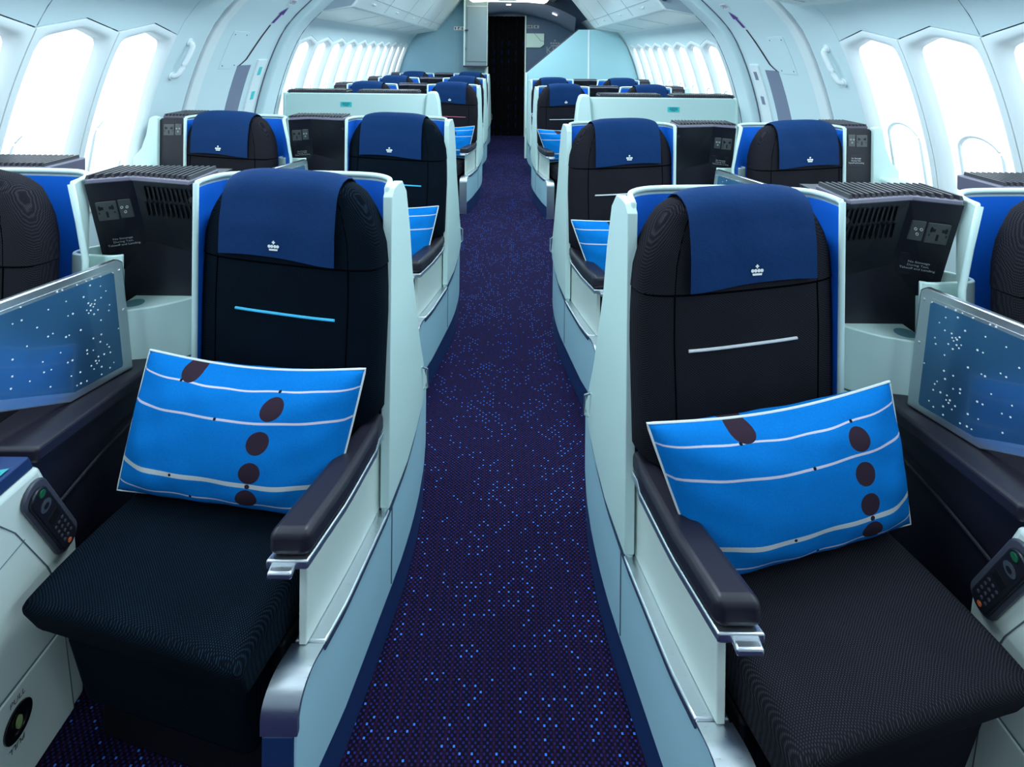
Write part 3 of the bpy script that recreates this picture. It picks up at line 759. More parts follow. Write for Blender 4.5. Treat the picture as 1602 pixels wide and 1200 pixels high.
        g = G(s); g.prism([(0.42, -0.014), (0.52, -0.014), (0.52, 0.010), (0.42, 0.010)], lambda p, q, t: H(p, q, t), 0.0155, 0.017); g.make('display', 'black', rc)
        for i in range(4):
            for j in range(3):
                circ(0.58+0.075*i, -0.012+0.010*j, 0.0032, 0.0175, 'button', 'btn')
        circ(0.88, -0.006, 0.005, 0.0178, 'call_button', 'btn_r')
    # curved bracket that carries the divider
    pth = cat_rom([(1.115, 0.145, 0), (1.15, 0.115, 0), (1.182, 0.085, 0), (1.192, 0.062, 0), (1.175, 0.046, 0), (1.12, 0.040, 0), (1.075, 0.036, 0), (1.052, 0.045, 0)], 5)
    grid = [[(a, y, z) for a, y, _ in pth] for z in frange(0.70, 0.985, 4)]
    g = G(s); g.sheet(grid, 0.010); g.make('divider_bracket', 'shell', r, bevel=0.004, seg=2, angle=60)
    # privacy divider with frame and star dots
    lean = 0.11
    def D(t, z, o=0.0):
        return (1.018+0.296*t+lean*(z-0.69)-o*0.955, 0.018-0.955*t-o*0.296, z)
    outline = [(0.0, 0.692), (0.0, 0.975), (0.012, 0.985), (0.62, 0.985), (0.62, 0.86), (0.35, 0.772), (0.165, 0.692)]
    g = G(s); g.prism(outline, D, 0.0, 0.016); dv = g.make('divider', 'metal', r, bevel=0.003)
    inner_o = [(0.022, 0.712), (0.022, 0.955), (0.032, 0.966), (0.60, 0.966), (0.60, 0.872), (0.345, 0.790), (0.158, 0.706), (0.03, 0.704)]
    g = G(s); g.prism(inner_o, D, 0.0162, 0.0185); fr = g.make('inlay_frame', 'metal', dv)
    inset = [(0.030, 0.716), (0.030, 0.953), (0.036, 0.959), (0.60, 0.959), (0.60, 0.880), (0.343, 0.798), (0.155, 0.713), (0.033, 0.711)]
    g = G(s); g.prism(inset, D, 0.0186, 0.0196); nf = len(g.F)
    for i, (t, z) in enumerate(DOTS):
        if t > 0.59: continue
        if z < interp([(0.15, 0.716), (0.343, 0.802), (0.6, 0.884)], t) or t < 0.031: continue
        rr = 0.0017+0.0006*((i*7) % 3)/2; n = 7
        g.prism([(t+rr*math.cos(2*PI*k/n), z+rr*math.sin(2*PI*k/n)) for k in range(n)], D, 0.0196, 0.0203)
    dp = g.make('dotted_panel', 'divider', dv); dp['label'] = 'glossy blue panel with white dots'; dp.data.materials.append(M['white'])
    for k_, p_ in enumerate(dp.data.polygons):
        if k_ >= nf: p_.material_index = 1
    g = G(s)
    for t, z in ((0.010, 0.955), (0.010, 0.85)):
        g.prism([(t+0.0045*math.cos(2*PI*k/10), z+0.0045*math.sin(2*PI*k/10)) for k in range(10)], D, 0.015, 0.019)
    g.make('screw', 'metal', dv)
    return r

def window_console(s, row):
    """console outboard of the window seat: ribbed top, dark socket panel, pale wing"""
    r = empty('window_console', (0, 0, 0))
    g = G(s); g.prism([(1.672, 0.0), (1.672, 1.185), (1.79, 1.185), (1.83, 1.15), (1.83, 0.0)], lambda p, q, t: (p, t, q), 0.02, 0.05); g.make('socket_panel', 'console', r)
    Q = lambda p, q, off=0.0: (lerp(1.672, 1.80, p), 0.02-off, lerp(1.185, 0.82, q))
    sockets(r, s, Q, 0.62, 0.24, 0.16)
    if s > 0: placard(r, s, Q, 0.40, 0.42, 0.34, 0.09)
    g = G(s); g.prism([(1.80, 0.80), (1.80, 1.19), (1.826, 1.198), (1.845, 1.185), (1.86, 1.10), (1.885, 1.03), (1.925, 0.985), (1.93, 0.80)], lambda p, q, t: (p, t, q), 0.0, 0.035); g.make('wing', 'shell', r, bevel=0.004)
    g = G(s); g.box(1.825, 1.915, -0.09, 0.01, 0.78, 0.955); g.make('arm_box', 'shell', r, bevel=0.014, seg=4)
    g = G(s); g.box(1.75, 1.90, 0.06, 0.30, 0.0, 0.80); g.make('cabinet', 'shell', r, bevel=0.01)
    g = G(s); g.box(1.66, 1.80, 0.05, 0.25, 1.17, 1.195); g.make('rim', 'rim', r)
    g = G(s); ribbed(g, 1.66, 1.80, lambda a: 0.05, 0.25, 1.195); g.make('ribbed_top', 'rib', r)
    return r
def seatback_shelf(s):
    r = empty('ribbed_shelf', (0, 0, 0))
    g = G(s); g.box(1.36, 1.84, 0.165, 0.32, 1.15, 1.195); g.make('shelf', 'rim', r, bevel=0.004)
    g = G(s); ribbed(g, 1.37, 1.83, lambda a: 0.17, 0.31, 1.195); g.make('ribbed_top', 'rib', r)
    g = G(s); g.box(1.4, 1.8, 0.2, 0.30, 0.0, 1.15); g.make('support', 'console', r)
    return r

# ------------------------------------------------------------------ lay out the rows
CX = {-1: 0.006, 1: -0.016}
ROWS = {-1: [1.53, 2.95, 5.92, 7.35, 8.80], 1: [1.40, 2.80, 5.78, 7.20]}
SIDE = {-1: 'left', 1: 'right'}
WHERE = ['in the nearest row', 'just before the partition', 'just behind the partition', 'two rows behind the partition', 'in the last row']
WHERE_R = WHERE[:3]+['in the last row']
for s in (-1, 1):
    sd = SIDE[s]; wh = WHERE if s < 0 else WHERE_R
    fabs = {-1: ['fabric_shade', 'fabric'], 1: ['fabric', 'fabric']}
    near_seat = aisle_seat(s, False, 'stripe_c' if s < 0 else 'stripe_w', 'fabric_shade' if s < 0 else 'fabric')
    far_seat = aisle_seat(s, True, 'stripe_r' if s < 0 else 'stripe_w', 'fabric')
    win = window_seat(s, 'stripe_w', 'fabric')
    cl = headcloth(s, 0.0); clw = headcloth(s, 0.857); pi = pillow(s)
    con_n = centre_console(s, True, True); con_p = centre_console(s, False, False); con_v = centre_console(s, True, False)
    rem = [o for o in col.objects if o.name.startswith('remote_control')][-1]
    wc = window_console(s, 0); sh = seatback_shelf(s)
    used = set()
    def place(proto, d, label, cat, group):
        o = proto if id(proto) not in used else copy_tree(proto)
        used.add(id(proto)); o.location = (CX[s], d, 0)
        return tag(o, label, cat, group)
    for i, d in enumerate(ROWS[s]):
        W = wh[i]
        place(near_seat if i < 2 else far_seat, d, f'charcoal aisle seat in white shell {W}, {sd} of aisle', 'airline seat', f'business class aisle seats {sd} of the aisle')
        place(win, d, f'charcoal window seat in blue-lined shell {W}, {sd} side', 'airline seat', f'window seats on the {sd} side')
        place(cl, d, f'navy cloth with white crown on {sd} aisle seat {W}', 'headrest cover', 'navy headrest cloths')
        if i > 0:
            place(clw, d, f'navy cloth with white crown on {sd} window seat {W}', 'headrest cover', 'navy headrest cloths')
            place(wc, d, f'dark socket panel with white wing by {sd} windows {W}', 'console', f'window consoles on the {sd} side')
        else:
            place(sh, d, f'dark ribbed shelf behind the nearest {sd} window seat', 'shelf', None)
            rem.location = (CX[s], d, 0); tag(rem, f'dark hand control in the slot of the nearest {sd} console', 'remote control', 'hand controls')
        place(pi, d, f'blue striped pillow with dark discs on {sd} aisle seat {W}', 'pillow', 'blue striped pillows')
        place(con_n if i == 0 else (con_p if i == 1 else con_v), d, f'dark console with ribbed top between {sd} pair of seats {W}', 'console', f'centre consoles on the {sd} side')
    if s > 0: pass

# ------------------------------------------------------------------ white partitions ahead of the rear section
for s, y in ((-1, 4.78), (1, 4.62)):
    sd = SIDE[s]
    r = empty('partition', (CX[s], y, 0), f'white waist-high partition with ribbed caps {sd} of the aisle, turquoise sticker on it', 'partition', 'white partitions')
    g = G(s); g.prism([(0.60, 0.0), (0.60, 1.19), (0.66, 1.185), (1.83, 1.185), (1.845, 1.17), (1.87, 0.80), (1.88, 0.0)], lambda p, q, t: (p, t, q), 0.0, 0.05); g.make('panel', 'shell', r, bevel=0.006)
    g = G(s); g.prism([(0.545, 0.0), (0.55, 0.9), (0.575, 1.13), (0.592, 1.19), (0.61, 1.205), (0.665, 1.205), (0.675, 1.19), (0.70, 0.9), (0.70, 0.0)], lambda p, q, t: (p, t, q), -0.04, 0.09); g.make('end_post', 'shell', r, bevel=0.012, seg=3)
    g = G(s); g.box(1.845, 1.865, -0.02, 0.07, 0.0, 1.19); g.make('outer_post', 'shell', r, bevel=0.004)
    for a0, a1 in ((0.76, 1.27), (1.36, 1.86)):
        g = G(s); g.box(a0, a1, 0.05, 0.24, 1.175, 1.20); cp = g.make('cap', 'rim' if False else 'leather', r, bevel=0.004)
        g = G(s); ribbed(g, a0+0.005, a1-0.005, lambda a: 0.055, 0.235, 1.20); g.make('ribs', 'rib', cp)
    g = G(s); g.box(1.30, 1.395, -0.003, 0.0, 1.075, 1.115); st = g.make('sticker', 'sticker', r); st['label'] = 'small turquoise sticker'
    g = G(s)
    for k in range(4):
        g.box(1.315 if k else 1.33, 1.38 if k else 1.365, -0.004, -0.003, 1.082+k*0.008, 1.085+k*0.008)
    g.make('print', 'kick', st)

# ------------------------------------------------------------------ cabin shell
Y0, YA, YB = -2.2, 3.33, 4.57
YEND = {-1: 10.02, 1: 8.32}
PROF = [(0.0, 1.88), (0.3, 1.93), (0.7, 1.955), (1.0, 1.93), (1.2, 1.89), (1.42, 1.825), (1.62, 1.745), (1.74, 1.675), (1.857, 1.57), (2.1, 1.31)]
ptab = [(z, a) for z, a in PROF]
_zz = frange(0, 2.1, 43); _c = cat_rom([(a, 0, z) for z, a in PROF], 10)
_ct = sorted([(p[2], p[0]) for p in _c])
def WP(z): return interp(_ct, z)
def WN(z):
    da = (WP(z+0.03)-WP(z-0.03))/0.06; n = math.hypot(1, da); return (1/n, -da/n)
def WS(y, z, o=0.0):   # o>0 goes inboard
    nx, nz = WN(z); return (WP(z)-o*nx, y, z-o*nz)
def wall_strip(g, y0, y1, z0, z1, o=0.0, t=0.012, n=14):
    rings = [[WS(y0, z, o), WS(y1, z, o), WS(y1, z, o-t), WS(y0, z, o-t)] for z in frange(z0, z1, n)]
    g.loft(rings)
def win_outline(w, n=7):
    pts = [(0, 0.78), (w, 0.78), (w, 1.62), (w/2, 1.668), (0, 1.62)]
    out = []
    for i in range(5):
        a, b = pts[i], pts[(i+1) % 5]
        m_ = {0: n, 1: 2*n, 2: n, 3: n, 4: 2*n}[i]
        for k in range(m_): out.append((lerp(a[0], b[0], k/m_), lerp(a[1], b[1], k/m_)))
    return out
def inset_ring(w, m0, zt_peak, zt_sh, zb, it):
    n = 7
    pts = [(m0, zb), (w-m0, zb), (w-m0, zt_sh), (w/2, zt_peak), (m0, zt_sh)]
    out = []
    for i in range(5):
        a, b = pts[i], pts[(i+1) % 5]; m_ = {0: n, 1: 2*n, 2: n, 3: n, 4: 2*n}[i]
        for k in range(m_): out.append((lerp(a[0], b[0], k/m_), lerp(a[1], b[1], k/m_)))
    for _ in range(it):
        out = [((out[i-1][0]+2*out[i][0]+out[(i+1) % len(out)][0])/4, (out[i-1][1]+2*out[i][1]+out[(i+1) % len(out)][1])/4) for i in range(len(out))]
    return out
def make_window(s, w, name):
    g = G(s)
    e = 0.003
    sc = w/0.45
    R = [(win_outline(w), -0.004), (win_outline(w), 0.010), (inset_ring(w, 0.020*sc, 1.648, 1.606, 0.80, 1), 0.014), (inset_ring(w, 0.036*sc, 1.634, 1.590, 0.82, 1), 0.008),
         (inset_ring(w, 0.050*sc, 1.624, 1.578, 0.84, 2), -0.010), (inset_ring(w, 0.060*sc, 1.616, 1.568, 0.87, 2), -0.030)]
    rings = []
    for pts, o in R:
        rings.append([WS(min(max(y, e), w-e), z, o) for y, z in pts])
    g.loft(rings, cap=False)
    fr = g.make(name, 'wallw', None, smooth=True, angle=50)
    fr['kind'] = 'structure'
    pts = inset_ring(w, 0.0595*sc, 1.617, 1.569, 0.87, 2)
    cy = w/2; czz = sum(z for y, z in pts)/len(pts)
    g = G(s)
    g.loft([[WS(lerp(cy, y, k), lerp(czz, z, k), -0.029) for y, z in pts] for k in (1.02, 0.8, 0.6, 0.4, 0.2, 0.03)])
    g.make('pane', 'pane', fr, smooth=True)  # pane widened over the whole recess back, with its daylight as glow
    # lower window shade with arched head
    g = G(s); rings = []
    arch = []
    for k in range(17):
        t = PI*k/16; arch.append((w/2+w*0.24*math.cos(t)*1.0, 1.14+0.075*math.sin(t)))
    arch = [(w/2+w*0.24, 0.92)]+arch+[(w/2-w*0.24, 0.92)]
    g.tube([WS(y, z, -0.026) for y, z in arch], 0.009, 6); g.make('shade_rail', 'wallw', fr, smooth=True)
    return fr

wn = 0
for s in (-1, 1):
    sd = SIDE[s]; ye = YEND[s]
    wf, nf_ = (0.475, 11) if s < 0 else (0.44, 8)
    near = make_window(s, 0.452, 'window_1'); far = make_window(s, wf, 'window_2')
    near_y = [3.02-0.452*(k+1) for k in range(10)]; far_y = [4.78+wf*k for k in range(nf_)]
    for proto, ys_ in ((near, near_y), (far, far_y)):
        for i, y in enumerate(ys_):
            wn += 1
            o = proto if i == 0 else copy_tree(proto)
            o.name = f'window_{wn}'; o.location = (0, y, 0); o['kind'] = 'structure'
    # side wall: below the windows, above them (with the zigzag lower edge), plain bay and door bay
    g = G(s)
    wall_strip(g, Y0, YA, 0.0, 0.78, 0, n=6); wall_strip(g, YB, ye, 0.0, 0.78, 0, n=6); wall_strip(g, ye, 10.55, 0.0, 2.09, 0.006, n=24); wall_strip(g, YB, 4.785, 0.78, 1.86, 0.006)
    wall_strip(g, Y0, near_y[-1], 0.78, 1.80, 0); wall_strip(g, 3.02+0.004, YA, 0.78, 1.86, 0.006)
    for y0_, w_, cnt in ((near_y[-1], 0.452, 10), (4.78, wf, len(far_y))):
        zig = []
        for k in range(cnt*2+1): zig.append((y0_+k*w_/2, 1.62 if k % 2 == 0 else 1.668))
        for (ya, za), (yb, zb) in zip(zig, zig[1:]):
            rings = []
            for k in range(5):
                y = lerp(ya, yb, k/4); z = lerp(za, zb, k/4)+0.005
                col_ = [z, lerp(z, 1.86, .33), lerp(z, 1.86, .66), 1.86]
                rings.append([WS(y, q, 0.006) for q in col_]+[WS(y, q, -0.01) for q in col_[::-1]])
            g.loft(rings)
    g.make(f'wall_{sd}', 'wall', None, smooth=True, angle=40)['kind'] = 'structure'
    g = G(s); wall_strip(g, Y0, 3.02, 1.630, 1.72, -0.012, 0.004); wall_strip(g, 4.78, ye, 1.630, 1.72, -0.012, 0.004)
    for y in near_y+far_y: wall_strip(g, y-0.02, y+0.02, 0.78, 1.64, -0.012, 0.003)
    # fine seams of the panel above the windows
    for y in (near_y[1]+0.001,):
        g.tube([WS(y, z, 0.0065) for z in frange(1.63, 1.80, 6)], 0.0016, 5)
    g.make(f'trim_{sd}_seams', 'seam', None)['kind'] = 'structure'
    # door bay lining
    g = G(s); wall_strip(g, YA+0.10, YB-0.15, 0.0, 2.09, 0.0, n=24)
    dbay = g.make('door_1' if s < 0 else 'door_2', 'wall', None, smooth=True, angle=40); dbay['kind'] = 'structure'
    g = G(s); wall_strip(g, YA+0.03, YA+0.13, 0.0, 2.09, 0.016, 0.03, n=24); g.make(f'trim_{sd}_near_arch', 'wallw', None, bevel=0.008, seg=3, angle=60)['kind'] = 'structure'
    g = G(s); wall_strip(g, YB-0.20, YB+0.03, 0.0, 2.09, 0.06, 0.07, n=24); g.make(f'trim_{sd}_far_arch', 'wall', None, bevel=0.018, seg=4, angle=60)['kind'] = 'structure'
    g = G(s)
    g.tube([WS(YA+0.135, z, 0.002) for z in frange(0.6, 2.08, 20)], 0.0035, 5); g.tube([WS(YB-0.205, z, 0.003) for z in frange(0.6, 2.08, 20)], 0.004, 5); g.tube([WS(YB+0.032, z, 0.055) for z in frange(0.6, 2.08, 20)], 0.004, 5)
    g.make(f'trim_{sd}_arch_shade_lines', 'rim', None)['kind'] = 'structure'  # grey tubes draw in the shading along the arch edges
    # door details: upper panel with screws, slot, pocket, arrow and OPEN
    g = G(s); wall_strip(g, 3.62, 3.84, 1.42, 1.66, 0.004, 0.004, 6); g.make('access_panel', 'wall', dbay)
    g = G(s)
    for y, z in ((3.65, 1.44), (3.81, 1.44), (3.65, 1.64), (3.81, 1.64)):
        c = WS(y, z, 0.004); g.tube([c, WS(y, z, 0.006)], 0.005, 8)
    g.make('screw', 'seam', dbay)
    slot = [(3.87, 1.425), (3.92, 1.45), (3.96, 1.475), (3.985, 1.515), (4.02, 1.58), (4.055, 1.65), (4.08, 1.72)]
    g = G(s)
    for (ya, za), (yb, zb) in zip(slot, slot[1:]):
        g.add([WS(ya-0.012, za, 0.002), WS(ya+0.014, za, 0.002), WS(yb+0.014, zb, 0.002), WS(yb-0.012, zb, 0.002)], [(0, 1, 2, 3)])
    g.make('handle_slot', 'maroon', dbay)
    g = G(s); wall_strip(g, 3.87, 4.07, 0.9, 1.435, 0.002, 0.004, 8); g.make('handle_pocket', 'pocket', dbay)
    g = G(s); wall_strip(g, 4.15, 4.30, 0.9, 1.47, 0.012, 0.02, 8); g.make('strap_cover', 'wallw', dbay)
    g = G(s); wall_strip(g, 4.20, 4.25, 1.36, 1.42, 0.014, 0.02, 3); wall_strip(g, 4.20, 4.25, 1.18, 1.24, 0.014, 0.02, 3); g.make('strap_window', 'sticker' if s < 0 else 'pocket', dbay)
    arrow = [(4.07, 1.735), (4.11, 1.735), (4.125, 1.80), (4.155, 1.795), (4.125, 1.85), (4.06, 1.80), (4.085, 1.80)]
    g = G(s); g.add([WS(y, z, 0.004) for y, z in arrow], [(0, 1, 2, 6), (2, 3, 4, 5, 6)]); g.make('arrow_marking', 'purple', dbay)
    g = G(s); g.add([WS(y, z, 0.003) for y, z in ((4.05, 1.865), (4.16, 1.865), (4.16, 1.905), (4.05, 1.905))], [(0, 1, 2, 3)]); g.make('open_plate', 'white', dbay)
    g = G(s); add_text(g, 'OPEN', 0.036, lambda x, y: WS(4.105+x*(1 if s < 0 else -1), 1.885+y*0.9, 0.006)); g.make('open_lettering', 'purple', dbay)
    # grab handle
    hpts = [(3.165, 1.585, 0.0), (3.165, 1.575, 0.026), (3.155, 1.53, 0.034), (3.14, 1.46, 0.034), (3.125, 1.41, 0.026), (3.12, 1.40, 0.0)]
    hp = cat_rom([WS(y, z, o+0.006) for y, z, o in hpts], 5)
    g = G(s); g.tube(hp, 0.015, 10); h = g.make('grab_handle', 'wallw', None, smooth=True, angle=180)
    tag(h, f'white grab handle on the {sd} cabin wall before the door', 'handle', 'wall grab handles')
    g = G(s)
    for y, z in ((3.165, 1.585), (3.12, 1.40)): g.tube([WS(y, z, 0.006), WS(y, z, 0.014)], 0.024, 14)
    g.make('mounting_plate', 'wallw', h, bevel=0.003)
    # overhead bins
    for k, (y0_, y1_) in enumerate(((Y0, YA-0.12), (YB+0.02, ye))):
        near_bin = k == 0
        sec = [(1.645, 1.775), (1.59, 1.825), (1.25, 1.89), (1.235, 1.90), (0.81, 2.44), (0.80, 2.55), (1.5, 2.55), (1.75, 2.1)] if near_bin else [(1.62, 1.80), (1.575, 1.835), (1.26, 1.885), (1.235, 1.90), (0.81, 2.42), (0.80, 2.55), (1.5, 2.55), (1.7, 2.0)]
        r = empty('overhead_bin', (0, y0_, 0), f'white overhead bin row on the {sd} ' + ('above the nearest seats' if near_bin else 'behind the door arch'), 'overhead bin', 'overhead bins')
        L = y1_-y0_
        g = G(s); g.prism(sec, lambda p, q, t: (p, t, q), 0.0, L); bb = g.make('body', 'bin', r, bevel=0.012, seg=3)
        if not near_bin:
            g = G(s); g.prism([(1.56, 1.845), (1.255, 1.903), (0.83, 2.43), (0.83, 2.54), (1.49, 2.54), (1.66, 2.0)], lambda p, q, t: (p, t, q), -0.004, -0.0005); g.make('end_panel', 'bin_end', r)
            g = G(s); g.tube([(1.24, -0.03, 1.99), (1.24, -0.003, 1.99)], 0.03, 18); g.make('speaker', 'kick', r, smooth=True, angle=40)
        g = G(s)
        nb = 1.05
        for j in range(1, int(L/nb)+1):
            y = j*nb
            g.tube([(1.22, y, 1.906), (0.815, y, 2.425)], 0.002, 5); g.tube([(1.57, y, 1.826), (1.27, y, 1.879)], 0.0015, 5)
        g.tube([(1.16, 0.01, 1.988), (1.16, L-0.01, 1.988)], 0.0025, 5)
        g.make('door_gap', 'railgrey', r)
        g = G(s)
        for j in range(int(L/nb)):
            y = (j+0.5)*nb; g.tube([(1.19, y-0.05, 1.948), (1.19, y+0.05, 1.948)], 0.006, 6)
        g.make('latch', 'wallw', r, smooth=True)

# ceiling: shallow vault between the bins
g = G(1)
cp = [(-0.83, 2.45), (-0.6, 2.53), (-0.3, 2.57), (0, 2.58), (0.3, 2.57), (0.6, 2.53), (0.83, 2.45)]
g.loft([[(a, y, z) for a, z in cp]+[(a, y, z+0.02) for a, z in cp[::-1]] for y in (Y0, 10.7)]); g.make('ceiling', 'wallw', None, smooth=True, angle=40)['kind'] = 'structure'
g = G(1); g.loft([[(-2.2, y, 2.62), (2.2, y, 2.62), (2.2, y, 2.66), (-2.2, y, 2.66)] for y in (Y0, 11.2)]); g.make('ceiling_outer', 'seam', None)['kind'] = 'structure'
# door bay upper liner closes the vault between arch and bin
for s in (-1, 1):
    g = G(s)
    tab = [(1.32, 2.08), (1.2, 2.25), (0.95, 2.40), (0.80, 2.47)]
    g.loft([[(a, y, z) for a, z in tab]+[(a+0.02, y, z+0.02) for a, z in tab[::-1]] for y in (YA-0.13, YB+0.03)]); g.make('trim_left_door_soffit' if s < 0 else 'trim_right_door_soffit', 'wall', None, smooth=True)['kind'] = 'structure'

# floor
g = G(1); g.box(-2.3, 2.3, Y0, 11.2, -0.05, 0.0); g.make('floor', 'carpet', None)['kind'] = 'structure'

# ------------------------------------------------------------------ rear end of the cabin
def X(px, d): return (px-795)*d/F
def Z(py, d): return 1.55-(py-80)*d/F
# left bulkhead with laminate
YL = 10.5
g = G(1); g.prism([(-2.0, 0.0), (-0.37, 0.0), (-0.37, 2.6), (-2.0, 2.6)], lambda p, q, t: (p, t, q), 10.03, 10.07); g.make('wall_rear_left', 'bulk_l', None)['kind'] = 'structure'
# right slanted bulkhead in front of the stairs
YR = 8.34
r = empty('bulkhead_screen', (0, YR, 0), 'pale blue bulkhead screen with slanted dark-edged top right of the aisle', 'bulkhead')
sl = [(0.27, 0.0), (0.27, 1.24), (1.02, 1.87), (1.25, 1.875), (1.56, 1.83), (1.64, 1.74), (1.72, 1.62), (1.80, 1.42), (1.87, 1.2), (1.91, 0.95), (1.93, 0.6), (1.86, 0.0)]
g = G(1); g.prism(sl, lambda p, q, t: (p, t, q), 0.0, 0.04); g.make('panel', 'bulk_r', r)
g = G(1); g.tube([(0.265, 0.01, 1.245), (1.02, 0.01, 1.878)], 0.008, 8); g.make('edge_trim', 'maroon', r)
g = G(1); g.box(1.155, 1.178, -0.006, 0.0, 0.6, 1.87); g.box(0.27, 1.17, -0.004, 0.0, 1.125, 1.133); g.make('joint_strip', 'wallw', r)
g = G(1); g.box(0.25, 0.28, -0.03, 0.06, 0.0, 1.24); g.make('edge_post', 'shell', r, bevel=0.008)
# tall cabinet left of the curtain
YM = 9.68
r = empty('tall_cabinet', (0, YM, 0), 'grey wall cabinet left of the dark curtain with a small shelf below', 'cabinet')
g = G(1, lambda x, y, z: (x*0.965, y, z)); g.box(-0.78, -0.755, 0.0, 0.34, 1.30, 2.5); g.make('side_post', 'shell', r, bevel=0.003)
g = G(1, lambda x, y, z: (x*0.965, y, z)); g.box(-0.755, -0.365, 0.03, 0.34, 1.30, 2.5); g.make('body', 'monument', r)
g = G(1, lambda x, y, z: (x*0.965, y, z)); g.box(-0.72, -0.375, 0.018, 0.03, 1.37, 2.3); g.make('door', 'monument', r, bevel=0.003)
g = G(1, lambda x, y, z: (x*0.965, y, z))
g.box(-0.725, -0.37, 0.014, 0.019, 2.30, 2.306); g.box(-0.374, -0.365, 0.0, 0.03, 1.3, 2.42); g.make('door_edge', 'panel', r)
g = G(1, lambda x, y, z: (x*0.965, y, z)); g.box(-0.78, -0.37, -0.01, 0.34, 1.275, 1.30); g.make('shelf', 'maroon', r)
g = G(1, lambda x, y, z: (x*0.965, y, z)); g.box(-0.755, -0.70, -0.02, 0.03, 1.885, 1.905); g.make('latch', 'maroon', r)
g = G(1, lambda x, y, z: (x*0.965, y, z)); g.box(-0.745, -0.735, 0.0, 0.031, 1.57, 1.60); g.make('lock', 'seam', r)
g = G(1, lambda x, y, z: (x*0.965, y, z)); g.box(-0.42, -0.36, 0.31, 0.35, 0.0, 1.28); g.make('lower_post', 'panel', r)
# curtain: pleated
g = G(1)
n = 90; xs = frange(-0.385, 0.315, n)
gr = [[(x, YL-0.02+0.018*math.sin(x*70)+0.006*math.sin(x*170), z) for x in xs] for z in (0.01, 0.8, 1.6, 2.185)]
g.sheet(gr, 0.003); c = g.make('curtain', 'curtain', None, smooth=True, angle=80); tag(c, 'black pleated curtain with faint blue dashes closing the end of the aisle', 'curtain')
g = G(1); g.box(-0.40, 0.34, YL-0.04, YL, 2.185, 2.20); g.make('curtain_rail', 'rim', c)
# right rear wall, blue-grey
g = G(1); g.prism([(0.305, 0.0), (2.2, 0.0), (2.2, 2.6), (0.305, 2.6)], lambda p, q, t: (p, t, q), YL, YL+0.04); wr = g.make('wall_rear_right', 'bluegrey', None); wr['kind'] = 'structure'
g = G(1); g.box(0.30, 0.325, YL-0.05, YL+0.02, 0.0, 2.2); g.make('trim_curtain_jamb', 'panel', None)['kind'] = 'structure'
g = G(1); g.box(-0.385, 0.33, YL, YL+0.03, 2.18, 2.62); g.make('trim_curtain_head', 'soffit', None)['kind'] = 'structure'
def flat_sign(name, label, x0, x1, z0, z1, y, m, glyphs, gm, cat='sign', frame_=None):
    g = G(1); g.box(x0, x1, y-0.008, y, z0, z1); o = g.make(name, m, None); tag(o, label, cat)
    if glyphs:
        g = G(1)
        for gx0, gx1, gz0, gz1 in glyphs:
            g.box(lerp(x0, x1, gx0), lerp(x0, x1, gx1), y-0.010, y-0.0082, lerp(z0, z1, gz0), lerp(z0, z1, gz1))
        g.make('pictogram', gm, o)
    return o
flat_sign('pictogram_sign', 'white sign with red pictograms on the blue bulkhead left of the cabinet', X(710, 10.03), X(726, 10.03), Z(48, 10.03), Z(42, 10.03), 10.03, 'white',
          [(.08, .18, .15, .85), (.38, .46, .15, .85), (.38, .55, .65, .85), (.78, .84, .15, .85), (.72, .9, .25, .4)], 'redp')
flat_sign('pictogram_sign', 'pale grey sign with dark pictograms on the blue grey wall', X(824, YL), X(833, YL), Z(44, YL), Z(39, YL), YL, 'railgrey',
          [(.15, .3, .2, .8), (.5, .62, .1, .9), (.42, .72, .4, .6), (.85, .9, .3, .8)], 'black')
flat_sign('pictogram_sign', 'small pale sign with one dark arrow right of the other pictogram sign', X(834.5, YL), X(843, YL), Z(44, YL), Z(39, YL), YL, 'railgrey',
          [(.3, .45, .3, .7), (.45, .6, .15, .85)], 'black')
x0, x1, z0, z1 = X(823, YL), X(851, YL), Z(74, YL), Z(52, YL)
g = G(1); g.prism([(x0, z0), (x1-0.07, z0), (x1, z0+0.055), (x1, z1), (x0, z1)], lambda p, q, t: (p, t, q), YL-0.03, YL); pch = g.make('wall_pouch', 'bag', None, bevel=0.004); tag(pch, 'mint green wall pouch with cut corner on the blue grey wall', 'pouch')
g = G(1); g.tube([(lerp(x0, x1, .45), YL-0.033, z1), (lerp(x0, x1, .8), YL-0.034, lerp(z0, z1, .5)), (x1, YL-0.033, lerp(z0, z1, .42))], 0.004, 6); g.make('flap_edge', 'pocket', pch)
# crown and letters on the blue-grey wall, partly behind the slanted screen
g = G(1); xc, zc = X(868, YL), Z(67, YL)
for k in (-1.5, -0.5, 0.5, 1.5):
    g.prism([(xc+k*0.045+0.018*math.cos(2*PI*j/12), zc+0.018*math.sin(2*PI*j/12)) for j in range(12)], lambda p, q, t: (p, t, q), YL-0.004, YL-0.0005)
g.box(xc-0.075, xc+0.075, YL-0.004, YL-0.0005, zc-0.055, zc-0.035)
g.box(xc-0.006, xc+0.006, YL-0.004, YL-0.0005, zc+0.03, zc+0.07); g.box(xc-0.018, xc+0.018, YL-0.004, YL-0.0005, zc+0.043, zc+0.055)
add_text(g, 'KLM', 0.17, lambda x, y: (xc+x, YL-0.003, zc-0.13+y))
lg = g.make('wall_lettering', 'railgrey', None); tag(lg, 'grey crown and letters on the blue grey wall, half hidden by the slanted screen', 'logo')
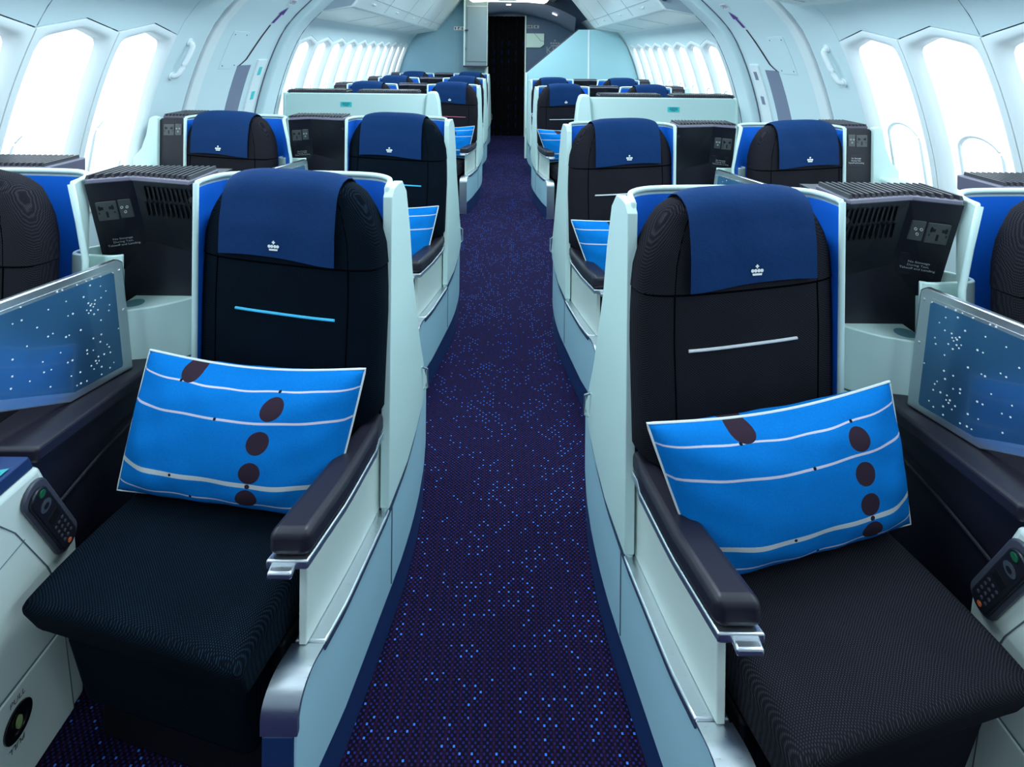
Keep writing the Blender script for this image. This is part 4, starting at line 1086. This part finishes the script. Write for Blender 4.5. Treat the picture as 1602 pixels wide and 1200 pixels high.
# arched soffit over the curtain
def arch_z(x, base, drop, half): return base-drop*(abs(x)/half)**2.2
g = G(1); rings = []
for x in frange(-0.76, 1.16, 40):
    zl_ = 2.24-0.335*abs((x-0.02)/1.13)**2.0; zh = 2.44-0.30*abs((x-0.02)/1.13)**2.2
    rings.append([(x, 9.9, zh), (x, 9.93, zh-0.05), (x, 10.05, zl_+0.03), (x, 10.15, zl_), (x, YL, zl_), (x, YL, zh)])
g.loft(rings); sf = g.make('trim_rear_arch', 'soffit', None, smooth=True, angle=40); sf['kind'] = 'structure'
for x in (-0.0, 0.80):
    zz = 2.345-0.31*abs((x-0.02)/1.13)**2.1
    g = G(1); g.add([(x-0.045, 9.955, zz+0.012), (x+0.045, 9.955, zz+0.012-(0.02 if x > .5 else 0)), (x+0.045, 9.975, zz-0.008-(0.02 if x > .5 else 0)), (x-0.045, 9.975, zz-0.008)], [(0, 1, 2, 3)])
    V = [(x-0.045, 9.92), (x+0.045, 9.92)]
    g = G(1); dz = -0.035 if x > .5 else 0
    P = [(x-0.04, 9.95, zz), (x+0.04, 9.95, zz+dz), (x+0.04, 9.95, zz+dz+0.018), (x-0.04, 9.95, zz+0.018)]
    P += [(a, 10.05, b) for a, _, b in P]
    g.add(P, [(0,1,2,3),(7,6,5,4),(0,4,5,1),(1,5,6,2),(2,6,7,3),(3,7,4,0)])
    o = g.make('spot_light', 'spot', None); tag(o, 'small lit spot in the arch above the curtain' if x < .5 else 'small lit spot in the arch above the slanted screen', 'light', 'arch spots')
# lit panel across the ceiling before the arch, and the EXIT sign
g = G(1)
P = [(-0.66, 2.40), (-0.60, 2.365), (-0.3, 2.385), (0.3, 2.385), (0.60, 2.36), (0.66, 2.39), (0.6, 2.5), (-0.6, 2.5)]
g.prism(P, lambda p, q, t: (p, t, q), 9.3, 9.8); o = g.make('ceiling_lamp', 'cream', None, bevel=0.01); tag(o, 'bright cream ceiling lamp across the aisle before the rear arch', 'ceiling light')
g = G(1); g.box(-0.16, 0.12, 8.9, 8.95, 2.33, 2.46); o = g.make('exit_sign', 'white', None); tag(o, 'white exit sign with dark red letters hanging from the ceiling before the rear arch', 'sign')
g = G(1); add_text(g, 'EXIT', 0.10, lambda x, y: (-0.02+x*1.3, 8.897, 2.395+y)); g.make('lettering', 'redp', o)
